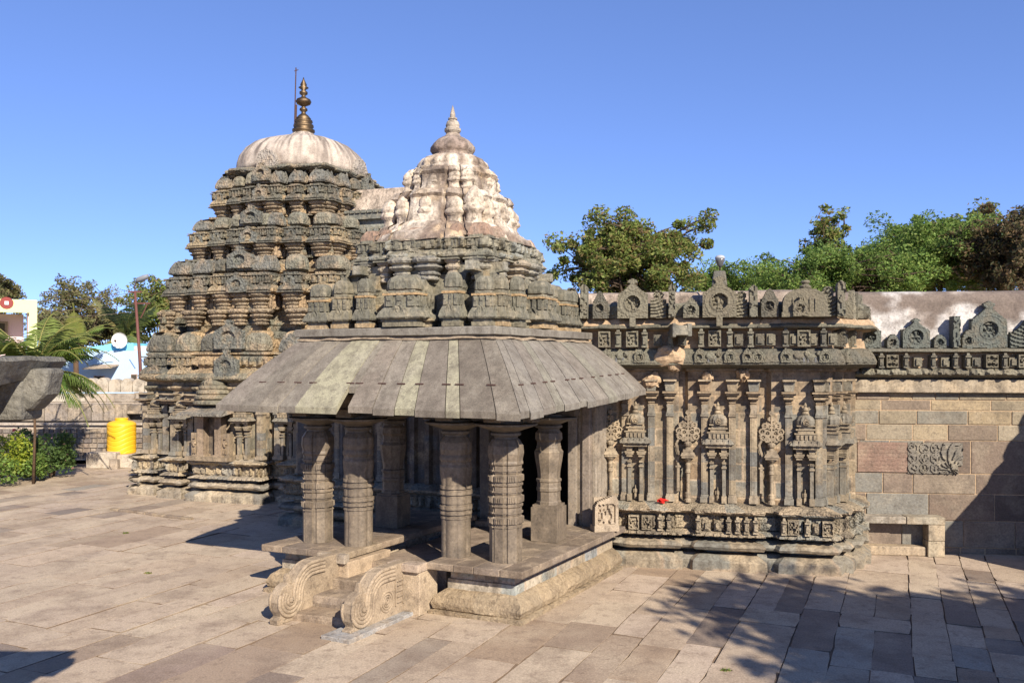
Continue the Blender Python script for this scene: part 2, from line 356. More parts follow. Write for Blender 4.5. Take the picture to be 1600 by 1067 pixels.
# ================================================================== GROUND AND PAVING
g = MB((1, 1, 1)); S = 900
xs = np.linspace(-1, 1, 41); X, Y = np.meshgrid(np.sign(xs) * np.abs(xs) ** 3 * S, np.sign(xs) * np.abs(xs) ** 3 * S, indexing='ij')
g.grid(np.stack([X, Y + 15, np.full_like(X, -.035)], 2))
tag(g.build('ground', m_earth), kind='structure', label='dusty brown earth beyond the paved temple court')
pv = MB(); th = R(-24); ca, sa = math.cos(th), math.sin(th)
LIGHTP = [(.42, .325, .23), (.43, .34, .24), (.405, .315, .225), (.39, .30, .21), (.415, .325, .24)]
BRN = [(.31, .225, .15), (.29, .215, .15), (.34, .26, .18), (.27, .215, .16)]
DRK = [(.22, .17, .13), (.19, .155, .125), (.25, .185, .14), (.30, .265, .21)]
def inpoly(x, y): return True
a_ = -24.0
while a_ < 16:
    sw = random.uniform(.42, .95); b_ = -4.0 + random.uniform(-1, 0)
    while b_ < 36:
        ln = random.uniform(.6, 2.1) if a_ < 2 else random.uniform(.5, 1.4)
        segs = [(a_, a_ + sw)]
        if sw > .75 and random.random() < .3: segs = [(a_, a_ + sw * .5), (a_ + sw * .5, a_ + sw)]
        for (p0, p1) in segs:
            cx = (p0 + p1) / 2 * ca - (b_ + ln / 2) * sa; cy = (p0 + p1) / 2 * sa + (b_ + ln / 2) * ca + 4
            if cy < 3 or cy > 30.5 or abs(cx) > 8 + cy * .75: continue
            q = .15 + .3 * vn(np.array(cx * .35 + 9), np.array(cy * .35), 4)
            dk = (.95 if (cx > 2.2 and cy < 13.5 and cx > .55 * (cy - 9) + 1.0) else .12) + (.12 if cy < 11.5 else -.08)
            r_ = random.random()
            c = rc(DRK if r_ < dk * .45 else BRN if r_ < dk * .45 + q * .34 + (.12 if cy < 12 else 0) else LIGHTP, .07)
            gap = random.uniform(.001, .006); z = random.uniform(-.006, .004); tz = [z + random.uniform(-.004, .004) for _ in range(4)]
            loc_ = [(p0 + gap, b_ + gap), (p1 - gap, b_ + gap), (p1 - gap, b_ + ln - gap), (p0 + gap, b_ + ln - gap)]
            loc_ = [(A_ + random.uniform(-.012, .012), B_ + random.uniform(-.012, .012)) for A_, B_ in loc_]
            ring = []
            for k in range(4):
                (x0, y0), (x1, y1) = loc_[k], loc_[(k + 1) % 4]; m_ = max(2, int(math.hypot(x1 - x0, y1 - y0) / .22))
                chip = random.random() < .3
                for t in range(m_):
                    f = t / m_; dx_, dy_ = random.uniform(-.006, .006), random.uniform(-.006, .006)
                    if t == 0 and chip: dx_ += ((p0 + p1) / 2 - x0) * .06; dy_ += (b_ + ln / 2 - y0) * .03
                    if t and random.random() < .06: dx_ += ((p0 + p1) / 2 - x0) * .05
                    ring.append((x0 + (x1 - x0) * f + dx_, y0 + (y1 - y0) * f + dy_))
            n_ = len(ring); pts = []; mx, my = (p0 + p1) / 2, b_ + ln / 2
            for dd, zb in ((0, -.035), (0, -.003), (.003, 0)):
                for (A_, B_) in ring:
                    A2, B2 = A_ + (mx - A_) / max(.2, abs(mx - A_)) * dd * min(1, abs(mx - A_) * 4), B_ + (my - B_) / max(.2, abs(my - B_)) * dd * min(1, abs(my - B_) * 4)
                    zt = z + zb + (tz[1] - tz[0]) * (A_ - p0) / (p1 - p0) + (tz[3] - tz[0]) * (B_ - b_) / ln if zb > -.03 else zb
                    pts.append((A2 * ca - B2 * sa, A2 * sa + B2 * ca + 4, zt))
            qs = [(r_ * n_ + k, r_ * n_ + (k + 1) % n_, (r_ + 1) * n_ + (k + 1) % n_, (r_ + 1) * n_ + k) for r_ in (0, 1) for k in range(n_)]
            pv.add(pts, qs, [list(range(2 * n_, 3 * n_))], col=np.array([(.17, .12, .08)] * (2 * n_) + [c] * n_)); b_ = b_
            continue
            pv.add(pts, qs, col=c)
        b_ += ln
    a_ += sw
jf = MB((.17, .12, .08)); jf.add([(-26, 2.5, -.022), (14, 2.5, -.022), (24, 31, -.022), (-26, 31, -.022)], [(0, 1, 2, 3)]); tag(jf.build('joint_fill', m_white2), kind='structure', label='brown dirt in the paving joints')
tag(pv.build('paving', m_pave), kind='structure', label='worn stone paving slabs of the temple courtyard')

# ================================================================== ORNAMENT PROTOTYPES
def kudu_f(w_, h_, d=.10, seed=0, knob=True):
    def f(X, Z):
        x = X / (w_ / 2); z = Z / h_
        ax = np.abs(x)
        edge = np.interp(z, [0, .08, .5, .62, .74, .82, .86, .90, .95, 1.0] if knob else [0, .1, .5, .7, .85, .95, 1.0, 1.01, 1.02, 1.03],
                         [.95, 1, 1.0, .92, .50, .28, .2, .32, .36, .12] if knob else [.95, 1, .95, .75, .5, .25, .1, 0, 0, 0])
        T = np.where(ax < edge, d, -1)
        r = np.hypot(X, Z - .38 * h_) / (w_ / 2)
        T = T + np.where(np.abs(r - .50) < .05, .014, 0) + np.where(np.abs(r - .80) < .03, .008, 0)
        fig = (vn(X * 38 + seed * 7, Z * 30, seed) - .35) * .09
        T = np.where((r < .44) & (T > 0), np.maximum(.012, d * .35 + fig), T)
        flor = np.abs(vn(X * 55 + 3, Z * 55, seed + 2) - .5) * .035
        T = np.where((r > .83) & (T > 0), T + flor - .008, T)
        return T
    return f
def kudu(w_, h_, d=.10, seed=0, res=.02, knob=True, col=None):
    mb = MB(); c = col or rc(GRY); relief(mb, w_, h_, kudu_f(w_, h_, d, seed, knob), res, col=c)
    mb.box((0, .03, h_ * .33), (w_ * .92, .06, h_ * .6), col=c)
    return mb
def cushion(w_, d_, h_, seed=0, col=None, kud=True):      # rounded eave block carved with a horseshoe arch
    mb = MB(); c = col or rc(GRY)
    P = [(0, .50, .50), (.10, .54, .54), (.16, .54, .54), (.45, .50, .49), (.75, .42, .40), (1.0, .30, .27)]
    th_ = [(-1, -1), (-.35, -1), (-.35, -1.06), (.35, -1.06), (.35, -1), (1, -1), (1, -.35), (1.06, -.35), (1.06, .35), (1, .35), (1, 1), (-1, 1), (-1, .35), (-1.06, .35), (-1.06, -.35), (-1, -.35)]
    n = len(th_); V = []
    for z, a, b in P: V += [(x * w_ * a, y * d_ * b, z * h_) for x, y in th_]
    i = np.arange(n); j = (i + 1) % n
    q = np.concatenate([np.stack([k * n + i, k * n + j, (k + 1) * n + j, (k + 1) * n + i], 1) for k in range(len(P) - 1)])
    mb.add(V, q, [list(range((len(P) - 1) * n, len(P) * n)), list(range(n - 1, -1, -1))], col=c)
    if kud:
        k0 = MB(); relief(k0, w_ * .5, h_ * 1.05, kudu_f(w_ * .5, h_ * 1.05, .05, seed, False), .025, col=c)
        mb.merge(k0, (0, -d_ * .46, 0)); mb.merge(k0, (w_ * .46, 0, 0), R(90)); mb.merge(k0, (-w_ * .46, 0, 0), R(-90))
    return mb
def capital(w_, h_, col=None, sx=1.0):                    # stacked flaring discs, square in plan with a stepped face
    mb = MB(); c = col or rc(TWR)
    pr = [(.30, 0), (.33, .05), (.33, .12), (.28, .14), (.28, .20), (.36, .24), (.38, .30), (.31, .34), (.31, .40), (.42, .46), (.50, .54), (.50, .60), (.40, .63), (.40, .70), (.52, .76), (.56, .84), (.56, .92), (.48, .95), (.48, 1.0)]
    def rf(t):
        a = abs(math.cos(t)); b = abs(math.sin(t)); m = max(a, b); k = min(a, b) / m
        return (1 / m) * (1.0 if k < .55 else .90 if k < .9 else .84)
    mb.lathe([(r * w_, z * h_) for r, z in pr], 32, rf=rf, col=c, sx=sx); return mb
def domeblock(w_, d_, h_, col=None):
    mb = MB(); c = col or rc(GRY); n = 16
    def sq(a, b, z, ch=.24):
        x, y = w_ * a, d_ * b; k = ch
        return [(-x, -y * (1 - k), z), (-x * (1 - k), -y, z), (-x * .33, -y, z), (-x * .30, -y * 1.06, z), (x * .30, -y * 1.06, z), (x * .33, -y, z), (x * (1 - k), -y, z), (x, -y * (1 - k), z), (x, y * (1 - k), z), (x * (1 - k), y, z), (-x * (1 - k), y, z), (-x, y * (1 - k), z)]
    L_ = [(.42, .42, 0), (.50, .50, .06), (.51, .51, .20), (.49, .49, .58), (.42, .42, .82), (.30, .30, .95), (.26, .26, 1.0)]
    V = []
    for a, b, z in L_: V += sq(a, b, z * h_)
    n = 12; i = np.arange(n); j = (i + 1) % n
    q = np.concatenate([np.stack([k * n + i, k * n + j, (k + 1) * n + j, (k + 1) * n + i], 1) for k in range(len(L_) - 1)])
    mb.add(V, q, [list(range((len(L_) - 1) * n, len(L_) * n)), list(range(n - 1, -1, -1))], col=c)
    for x in (-.2, .2): mb.box((x * w_, -d_ * .52, h_ * .36), (w_ * .05, d_ * .06, h_ * .5), col=c)
    return mb
def eave_frieze(w_, d_, h_, seed=0, pal=GRY):             # thin lip, carved cushion, row of little blocks, top slab
    mb = MB(); c = rc(pal); c2 = rc(pal)
    mb.box((0, 0, .03 * h_), (w_ * 1.18, d_ * 1.2, .06 * h_), top=.97, col=c)
    k = cushion(w_ * 1.02, d_ * 1.02, .42 * h_, seed, c, w_ > .1); mb.merge(k, (0, 0, .08 * h_))
    mb.box((0, 0, .64 * h_), (w_ * .82, d_ * .84, .36 * h_), col=c2); n = 4
    for i in range(n):
        t = (i - (n - 1) / 2) / n
        for (x, y, a, b) in ((t * w_ * .92, -d_ * .44, w_ * .13, d_ * .10), (w_ * .44, t * d_ * .92, w_ * .08, d_ * .14), (-w_ * .44, t * d_ * .92, w_ * .08, d_ * .14)):
            mb.box((x, y, .64 * h_), (a, b, .34 * h_), col=c); mb.box((x * 1.03, y * 1.04, (.72 if i % 2 else .60) * h_), (a * .75, b * .9, .14 * h_), col=c2)
    mb.box((0, 0, .86 * h_), (w_ * 1.02, d_ * 1.06, .05 * h_), col=c2); mb.box((0, 0, .95 * h_), (w_ * .70, d_ * .74, .10 * h_), col=c)
    return mb
def mini_shrine(w_, h_, seed=0, pal=GRY):                 # little shrine: base, carved eave, frieze, neck, faceted dome
    mb = MB(); d_ = w_ * .75; c = rc(pal); c2 = rc(pal)
    mb.box((0, 0, .04 * h_), (w_ * .9, d_ * .9, .08 * h_), col=rc(TWR))
    mb.box((0, 0, .11 * h_), (w_ * .8, d_ * .8, .06 * h_), col=c2)
    k = cushion(w_ * 1.05, d_ * 1.12, .25 * h_, seed, c); mb.merge(k, (0, 0, .14 * h_))
    mb.box((0, 0, .46 * h_), (w_ * .74, d_ * .78, .20 * h_), col=c2)
    for i in (-1, 0, 1):
        mb.box((i * w_ * .27, -d_ * .42, .46 * h_), (w_ * .17, .07, .19 * h_), col=c)
        mb.box((i * w_ * .27, -d_ * .46, .50 * h_), (w_ * .10, .07, .06 * h_), col=c)
        mb.box((w_ * .40, i * d_ * .27, .46 * h_), (.07, d_ * .17, .19 * h_), col=c)
        mb.box((-w_ * .40, i * d_ * .27, .46 * h_), (.07, d_ * .17, .19 * h_), col=c)
    mb.box((0, 0, .585 * h_), (w_ * .9, d_ * .92, .04 * h_), col=rc(TWR)); mb.box((0, 0, .63 * h_), (w_ * .66, d_ * .7, .06 * h_), col=c2)
    mb.merge(domeblock(w_ * .74, d_ * .80, .27 * h_, c), (0, 0, .66 * h_))
    return mb

def figure(w_, h_, seed):
    def f(X, Z):
        x = X / w_; z = Z / h_
        T = np.where(np.hypot(x / .13, (z - .88) / .11) < 1, .045, -1.)
        T = np.maximum(T, np.where(np.hypot(x / .20, (z - .62) / .20) < 1, .05, -1.)); T = np.maximum(T, np.where(np.hypot((np.abs(x) - .11) / .09, (z - .22) / .28) < 1, .04, -1.))
        T = np.maximum(T, np.where(np.hypot((np.abs(x) - .28) / .07, (z - .58) / .22) < 1, .03, -1.)); return T
    return f

# plan of a stepped tower side
def plan(w, cx, cy, ang, sc=1.0):
    s = [(-.88, -.88), (-.655, -.88), (-.655, -.79), (-.575, -.79), (-.575, -.94), (-.375, -.94), (-.375, -.84), (-.295, -.84), (-.295, -1.0),
         (.295, -1.0), (.295, -.84), (.375, -.84), (.375, -.94), (.575, -.94), (.575, -.79), (.655, -.79), (.655, -.88)]
    P = []
    for k in range(4):
        c, d = math.cos(k * math.pi / 2), math.sin(k * math.pi / 2)
        P += [(x * c - y * d, x * d + y * c) for x, y in s]
    c, d = math.cos(ang), math.sin(ang)
    return [(cx + w * (x * c - y * d), cy + w * (x * d + y * c)) for x, y in P]
def stack(mb, pf, lev, ru=.05, amp=.03, colf=None, closed=True, seed=0, rnd=0):   # rings of a plan polygon, one width per height
    lv = []
    for (w0, z0), (w1, z1) in zip(lev[:-1], lev[1:]):
        k = max(1, int(math.ceil(math.hypot(w1 - w0, z1 - z0) / ru)))
        lv += [(w0 + (w1 - w0) * t / k, z0 + (z1 - z0) * t / k) for t in range(k)]
    lv.append(lev[-1]); base = np.array(pf(1.0)); cen = base.mean(0); P = np.concatenate([base, base[:1]]); u = []; pts = []
    acc = 0
    for a, b in zip(P[:-1], P[1:]):
        l = np.linalg.norm(b - a); k = max(1, int(math.ceil(l / ru)))
        for t in range(k): pts.append(a + (b - a) * t / k - cen); u.append(acc + l * t / k)
        acc += l
    pts = np.array(pts); u = np.array(u)
    if rnd: pts = pts * (1 - rnd) + pts / np.linalg.norm(pts, axis=1)[:, None] * 1.06 * rnd
    W = np.array([l[0] for l in lv]); Zl = np.array([l[1] for l in lv])
    U, Z = np.meshgrid(u, Zl, indexing='ij'); th = np.arctan2(pts[:, 1], pts[:, 0])[:, None]
    nz_ = (fbm(np.cos(th) * 2.2 + 9 + seed, np.sin(th) * 2.2 + Z * 2.6, 6, 4) - .5) * amp * 2 + (fbm(np.cos(th) * 6 + 3, np.sin(th) * 6 + Z * 7, 8, 3) - .5) * amp
    S_ = W[None] * (1 + nz_); X = cen[0] + pts[:, 0][:, None] * S_; Y = cen[1] + pts[:, 1][:, None] * S_
    mb.grid(np.stack([X, Y, Z + nz_ * .5], 2), None if colf is None else colf(U, Z), wrap=True); return mb
def facets(w, sides=(0, 1, 3)):                           # (x, y, rz, width) of the faces of the stepped plan
    out = []
    for k in sides:
        for (x, y, wd) in ((0, -1.0, .60), (-.475, -.94, .20), (.475, -.94, .20)):
            out.append((x, y, k, wd * w))
    for (x, y, k) in ((-.768, -.88, 0), (.768, -.88, 0), (.88, .76, 1), (-.88, .76, 3), (.88, -.76, 1), (-.88, -.76, 3)): out.append((x, y, k, .24 * w))
    res = []
    for x, y, k, wd in out:
        if wd == .24 * w: X_, Y_ = x, y
        else:
            c, d = math.cos(k * math.pi / 2), math.sin(k * math.pi / 2); X_, Y_ = x * c - y * d, x * d + y * c
        res.append((X_ * w, Y_ * w, k * math.pi / 2, wd))
    return res
def teeth(p, duty, dep, z0, z1):
    def f(U, Z, O=None):
        ph = (U / p) % 1; m = np.clip((duty - np.abs(ph - .5) * 2) * 8, 0, 1)
        return m * dep * ((Z > z0) & (Z < z1))
    return f
def clutter(sc, dep, z0, z1, s=0):
    def f(U, Z, O=None):
        return (np.abs(vn(U * sc, Z * sc, s) - .5) * 2 * dep + (vn(U * sc * 2.1, Z * sc * 2, s + 4) - .5) * dep * .8) * ((Z > z0) & (Z < z1))
    return f
def summ(*fs): return lambda U, Z, O: sum(f(U, Z, O) for f in fs)

PLINTH = [(.0, -.03), (.0, .15), (-.02, .17), (-.14, .24), (-.18, .255), (-.36, .26), (-.36, .31), (-.16, .32), (-.05, .35), (-.02, .40), (-.06, .45), (-.20, .49), (-.36, .50), (-.36, .565),
          (-.10, .57), (-.05, .59), (-.06, .615), (-.14, .65), (-.21, .66), (-.21, .91), (-.16, .93), (-.06, .97), (-.03, 1.0), (-.04, 1.03), (-.20, 1.08), (-.44, 1.12)]
PLA, PLB = PLINTH[:14], PLINTH[13:]
def plinth_carve(s=0):
    return summ(lambda U, Z, O: ((np.abs((U / .19) % 1 - .5) < .30) * .06 * (_h(np.floor(U / .19), np.floor(U / .19) * 0, s) > .25) + ((np.abs((U / .19) % 1 - .5) < .13) & (Z > .72) & (Z < .88)) * .03) * ((Z > .665) & (Z < .905)),
                clutter(24, .025, .66, .92, s), lambda U, Z, O: ((np.abs((U / .15) % 1 - .5) < .3) * .03) * ((Z > .57) & (Z < .64)),
                lambda U, Z, O: (fbm(U * 3.5, Z * 9, s + 7, 4) - .5) * .16 * ((Z > .93) & (Z < 1.06)))

# ================================================================== MAIN TEMPLE TOWER
TC = (-6.2, 25.7); TA = math.atan2(-.31, .95)
tw = thing('temple_tower', 'tall stepped dark stone temple tower with a streaked white dome at the left', 'tower', (TC[0], TC[1], 0))
def tpl(w, s=1): return plan(w, TC[0], TC[1], TA)
mb = MB()
mq = MB(); sweep(mq, tpl(3.85) + [tpl(3.85)[0]], PLA, ru=.08, rv=.06, colf=blocks([(.36, .30, .21), (.30, .25, .18), (.24, .22, .18)], .5, .9, 3), jit=.02); mq.build('plinth_base', m_tan, tw)
sweep(mb, tpl(3.85) + [tpl(3.85)[0]], PLB, ru=.05, rv=.05, carve=plinth_carve(3), colf=blocks([(.36, .30, .21), (.30, .25, .18), (.24, .22, .18), (.38, .30, .19)], .5, .35, 3), jit=.012)
mb.build('plinth', m_carved, tw)
mb = MB()
WALLP = [(0, 1.08), (0, 2.62), (.03, 2.64), (.05, 2.70), (.02, 2.73), (.02, 2.80), (.10, 2.86), (.14, 2.90), (.14, 2.93), (.04, 2.96), (.04, 3.05), (.10, 3.08)]
def wallc(U, Z, O):
    g_ = (np.abs((U / .27) % 1 - .5) < .26)
    r = g_ * .06 * (Z < 2.62) + clutter(7, .05, 2.6, 3.1, 2)(U, Z)
    r += (np.abs((U / .27) % 1 - .5) < .33) * ((Z > 2.2) & (Z < 2.32)) * .04 + g_ * (((Z > 1.15) & (Z < 1.3)) * .03)
    return r
sweep(mb, tpl(3.42) + [tpl(3.42)[0]], WALLP, ru=.05, rv=.06, carve=wallc, colf=blocks(TAN + TWR[:3], .4, .33, 6), jit=.008)
mb.build('wall', m_tan, tw)
tiers = [(3.42, 3.05, 5.0), (2.98, 5.0, 6.42), (2.48, 6.42, 7.62), (1.98, 7.62, 8.86)]
wn = [2.98, 2.48, 1.98, 1.62]
dm = MB()
PC = Proto('disc_capital', capital(1.0, 1.0, (.29, .225, .145)), m_tower)
PCU = [Proto('cushion_block', cushion(1, 1, 1, i, (.165, .16, .135)), m_tower) for i in range(3)]
PEF = [Proto('eave_block', eave_frieze(1, 1, 1, i, GRY if i else TWR[:3]), m_tower) for i in range(4)]
PDB = [Proto('dome_block', domeblock(1, 1, 1, rc(GRY)), m_tower) for i in range(3)]
PKU = [Proto('arch_gable', kudu(1.0, 1.0, .22, i, .035, col=(.15, .15, .125)), m_tower) for i in range(3)]
ncap = nblk = 0
for ti, (w0, z0, z1) in enumerate(tiers):
    h = z1 - z0; w1 = wn[ti]; st = w0 - w1; mb = MB()
    if ti == 0:
        pr = [(.06, 3.05), (.32, 3.12), (.34, 3.18), (.28, 3.24), (.14, 3.34), (.02, 3.40), (.02, 3.46), (.06, 3.48), (.06, 3.72), (.02, 3.76), (.10, 3.79), (.10, 3.83), (-.02, 3.86), (-st * .4, 3.88)]
        zA, zB, zC = 3.86, 4.5, 5.0
        pr += [(-st * .4, 3.95), (-st * .35, 4.00), (-st * .35, 4.32), (-st * .5, 4.40), (-st * .9, 4.42), (-st * .9, 4.56), (-st * .82, 4.58), (-st * .82, 4.62), (-st * 1.0, 4.66), (-st * 1.0, 5.02)]
        sweep(mb, tpl(w0) + [tpl(w0)[0]], pr, ru=.06, rv=.05, carve=summ(teeth(.20, .6, .08, 3.49, 3.72), clutter(14, .04, 3.15, 3.4, 5), clutter(9, .04, 3.95, 4.4, 8)), colf=blocks(OCH[:3] + TWR[:3] + GRY[:2], .5, .3, ti + 20), jit=.006)
        mb.build('cornice', m_tower, tw); caps_z = (4.56, .42); cush_z = (3.88, .50); kap = None
    else:
        a = z0
        zk = a + h * .30
        pr = [(-.02, a - .02), (-.04, a + h * .26), (.05, a + h * .28), (.10, a + h * .31), (.10, a + h * .35), (.04, a + h * .42), (-.04, a + h * .45), (-.04, a + h * .48), (-.02, a + h * .49), (-.02, a + h * .60), (-.06, a + h * .63),
              (-st * .30, a + h * .65), (-st * .3, a + h * .68), (-st * .2, a + h * .70), (-st * .2, a + h * .73), (-st * .45, a + h * .75), (-st * .5, a + h * .95), (-st, a + h * .97), (-st, a + h * 1.01)]
        sweep(mb, tpl(w0) + [tpl(w0)[0]], pr, ru=.06, rv=.05, carve=summ(teeth(.21, .7, .05, a + h * .49, a + h * .61), clutter(14, .03, a + h * .28, a + h * .62, 5 + ti), teeth(.22, .5, .05, a + .02, a + h * .25)),
              colf=blocks(OCH + TWR[:3], .45, .25, ti + 20), jit=.006)
        mb.build('cornice', m_tower, tw); caps_z = (a + .0, h * .29); cush_z = (a + h * .72, h * .27)
    c, d = math.cos(TA), math.sin(TA)
    for (fx, fy, frz, fw) in facets(w0):
        X_ = TC[0] + fx * c - fy * d; Y_ = TC[1] + fx * d + fy * c
        rz = TA + frz; nx, ny = math.sin(rz), -math.cos(rz)        # outward
        rv_ = random.uniform
        n = 3 if fw > 1.5 else 2 if fw > .95 else 1
        # row of flaring capitals
        off = -st * .75 if ti == 0 else -.02
        for k in range(n):
            t = (k - (n - 1) / 2) * fw / n * .95; cw = min(fw / n * .95, .55) * rv_(.92, 1.05)
            if ncap < 92:
                PC.put(tw, (X_ + nx * off + math.cos(rz) * t, Y_ + ny * off + math.sin(rz) * t, caps_z[0]), rz, (cw, cw * .8, caps_z[1])); ncap += 1
        # projecting eave and frieze block over the capitals
        m_ = 5 if fw > 1.2 and ti else 3 if fw > .9 else 1
        for k in range(m_):
            t = (k - (m_ - 1) / 2) * fw / m_; cw = fw / m_ * rv_(.97, 1.05) * (1.10 if (m_ > 1 and k == m_ // 2) else 1)
            if ti: PEF[random.randrange(4)].put(tw, (X_ - nx * .10 + math.cos(rz) * t, Y_ - ny * .10 + math.sin(rz) * t, z0 + h * .285), rz + rv_(-.015, .015), (cw, .62 if k != m_ // 2 or m_ == 1 else .74, h * .375))
            elif fw < 1.2: PEF[random.randrange(4)].put(tw, (X_ - nx * .12, Y_ - ny * .12, 3.20), rz, (fw * 1.04, .70, .62))
        # row of cushion and dome blocks set back above
        off = -st * .30 if ti == 0 else -st * .32
        for k in range(m_):
            t = (k - (m_ - 1) / 2) * fw / m_; cw = fw / m_ * rv_(.9, 1.0)
            pc = PCU if (k == m_ // 2 and m_ > 1 or random.random() < .35) else PDB
            pc[random.randrange(3)].put(tw, (X_ + nx * (off - .03) + math.cos(rz) * t, Y_ + ny * (off - .03) + math.sin(rz) * t, cush_z[0] - .02), rz + rv_(-.03, .03), (cw * .96, .46 * rv_(.9, 1.1), cush_z[1] * rv_(.90, 1.12)))
        if fw > 1.0:                                                    # central gables, one over the other
            PKU[ti % 3].put(tw, (X_ + nx * (off + .22), Y_ + ny * (off + .22), cush_z[0] + cush_z[1] * .1), rz, (fw * .45, .55, cush_z[1] * 1.5))
            PKU[(ti + 1) % 3].put(tw, (X_ + nx * .20, Y_ + ny * .20, (3.2 if ti == 0 else z0 + h * .30)), rz, (fw * .36, .5, h * .36 if ti else .72))
        elif random.random() < .5:
            PKU[random.randrange(3)].put(tw, (X_ + nx * .12, Y_ + ny * .12, (3.36 if ti == 0 else z0 + h * .40)), rz, (fw * .6, .4, h * .24 if ti else .42))
# neck under the dome, broad stone lip
mb = MB()
sweep(mb, tpl(1.62) + [tpl(1.62)[0]], [(-.05, 8.80), (-.05, 8.84), (.12, 8.86), (.30, 8.90), (.34, 8.94), (.30, 9.0), (.0, 9.06), (-.4, 9.1)], ru=.08, rv=.05, carve=clutter(6, .06, 8.7, 9.1, 2), colf=blocks(GRY, .5, .2, 33), jit=.03)
mb.build('dome_lip', m_tower, tw)
def dome_rf(t): return 1.0 + .045 * math.cos(4 * (t)) * -1 + .012 * math.cos(24 * t)
n = 96; prf = [(1.55, 9.0), (1.80, 9.02), (1.86, 9.12), (1.85, 9.30), (1.78, 9.52), (1.62, 9.76), (1.38, 9.96), (1.08, 10.08), (.78, 10.17), (.50, 10.24), (.34, 10.33), (.30, 10.37), (.0, 10.38)]
pp = []
for (r0, z0), (r1, z1) in zip(prf[:-1], prf[1:]):
    for k in range(3): pp.append((r0 + (r1 - r0) * k / 3, z0 + (z1 - z0) * k / 3))
pp.append(prf[-1]); pp = np.array(pp); th_ = np.linspace(0, 2 * math.pi, 193)[:-1]
TH, RR = np.meshgrid(th_, pp[:, 0], indexing='ij'); ZZ = np.meshgrid(th_, pp[:, 1], indexing='ij')[1]
k = 1 + .035 * np.cos(4 * TH + TA * -4 + math.pi) + .004 * np.cos(24 * TH); rr = RR * k + (fbm(TH * 6, ZZ * 2, 4) - .5) * .05
st_ = fbm(TH * 22 + vn(TH * 5, ZZ * 2.5, 8) * 1.2, ZZ * .8, 5, 5) * .75 + fbm(TH * 3, ZZ * 2, 15, 4) * .25; topd = np.clip((ZZ - 9.15) / 1.1, 0, 1)
dk = np.clip((st_ - .49 + topd * .12) * 5.0, 0, 1)[..., None]
pk = np.clip((fbm(np.cos(TH) * 2.5 + 5, np.sin(TH) * 2.5 + ZZ * 2, 61, 5) - .50) * 7, 0, 1)[..., None] * .75
C = np.array((.47, .40, .32)) * (1 - dk) + np.array((.16, .13, .105)) * dk
C = C * (1 - pk) + np.array((.24, .195, .155)) * pk
mb = MB(); mb.grid(np.stack([TC[0] + rr * np.cos(TH), TC[1] + rr * np.sin(TH), ZZ], 2), C, wrap=True)
m_dome = M('dome_plaster', (1, 1, 1), dark=(.16, .12, .10), damt=.35, dscale=3, bump=.5, bscale=8, dist=.03)
dome = mb.build('dome', m_dome, tw, smooth=True)
for k in range(4):
    a = TA + k * math.pi / 2 - math.pi / 2; q = MB(); q.prism([(-.3, 0), (.3, 0), (.32, .2), (.2, .42), (0, .5), (-.2, .42), (-.32, .2)], 0, .35, ax='y', col=(.33, .29, .24))
    q2 = MB(); q2.merge(q, (TC[0] + 1.95 * math.cos(a + .0), TC[1] + 1.95 * math.sin(a), 8.98), a + math.pi / 2); q2.build('dome_gable', m_tower, dome)
fin = MB(); fin.lathe([(.34, 10.44), (.36, 10.50), (.30, 10.56), (.26, 10.58), (.33, 10.64), (.33, 10.70), (.24, 10.74), (.30, 10.80), (.29, 10.86), (.22, 10.90), (.27, 10.95), (.26, 11.0), (.20, 11.03), (.22, 11.06), (.14, 11.16), (.07, 11.22),
    (.06, 11.27), (.12, 11.33), (.11, 11.38), (.05, 11.43), (.07, 11.46), (.20, 11.53), (.23, 11.60), (.20, 11.67), (.08, 11.74), (.05, 11.79), (.12, 11.85), (.12, 11.91), (.05, 11.97), (.15, 12.05), (.08, 12.10), (.10, 12.14), (.03, 12.3), (.01, 12.38)], 24, (TC[0], TC[1], -.20))
v = fin.V[0]; v[:, 2] = 10.24 + (v[:, 2] - 10.24) * .93
fin.build('finial', m_brass, tw, smooth=True)
rod = MB(); rod.tube([(TC[0] - .25, TC[1] - .1, 10.3), (TC[0] - .2, TC[1] - .1, 12.3)], .018); rod.tube([(TC[0] - .25, TC[1] - .1, 12.2), (TC[0] - .13, TC[1] - .1, 12.24)], .012); rod.tube([(TC[0] - .22, TC[1] - .1, 10.5), (TC[0] - .2, TC[1] - .1, 11.2)], .035)
rod.build('lightning_rod', m_iron, tw)
# front niche shrine on the central bay
def TL(x, y, _k=True): c, d = math.cos(TA), math.sin(TA); return (TC[0] + x * c - y * d, TC[1] + x * d + y * c)
mb = MB()
for sx in (-1, 1):
    p = TL(sx * .27 - .42, -3.72); mb.box((*p, 1.68), (.20, .22, 1.15), TA, col=(.27, .20, .135)); mb.box((*p, 2.2), (.28, .3, .07), TA, col=(.24, .18, .12)); mb.box((*p, 1.15), (.3, .3, .12), TA, col=(.28, .21, .14))
    p = TL(sx * .47 - .42, -3.7); mb.box((*p, 1.45), (.22, .16, .62), TA, col=(.25, .19, .125))
p = TL(-.42, -3.6); mb.box((*p, 1.11), (1.3, .7, .1), TA, col=(.28, .215, .14))
q0 = MB(); relief(q0, .16, .5, figure(.22, .5, 2), .02, col=(.30, .22, .14))
for sx in (-1, 1): mb.merge(q0, (*TL(sx * .47 - .42, -3.79), 1.2), TA)
mb.box((*TL(-.42, -3.45), 1.7), (.42, .3, 1.1), TA, col=(.10, .08, .06))
mb.build('niche_frame', m_tan, tw)
mb = MB(); p = TL(-.42, -3.86)
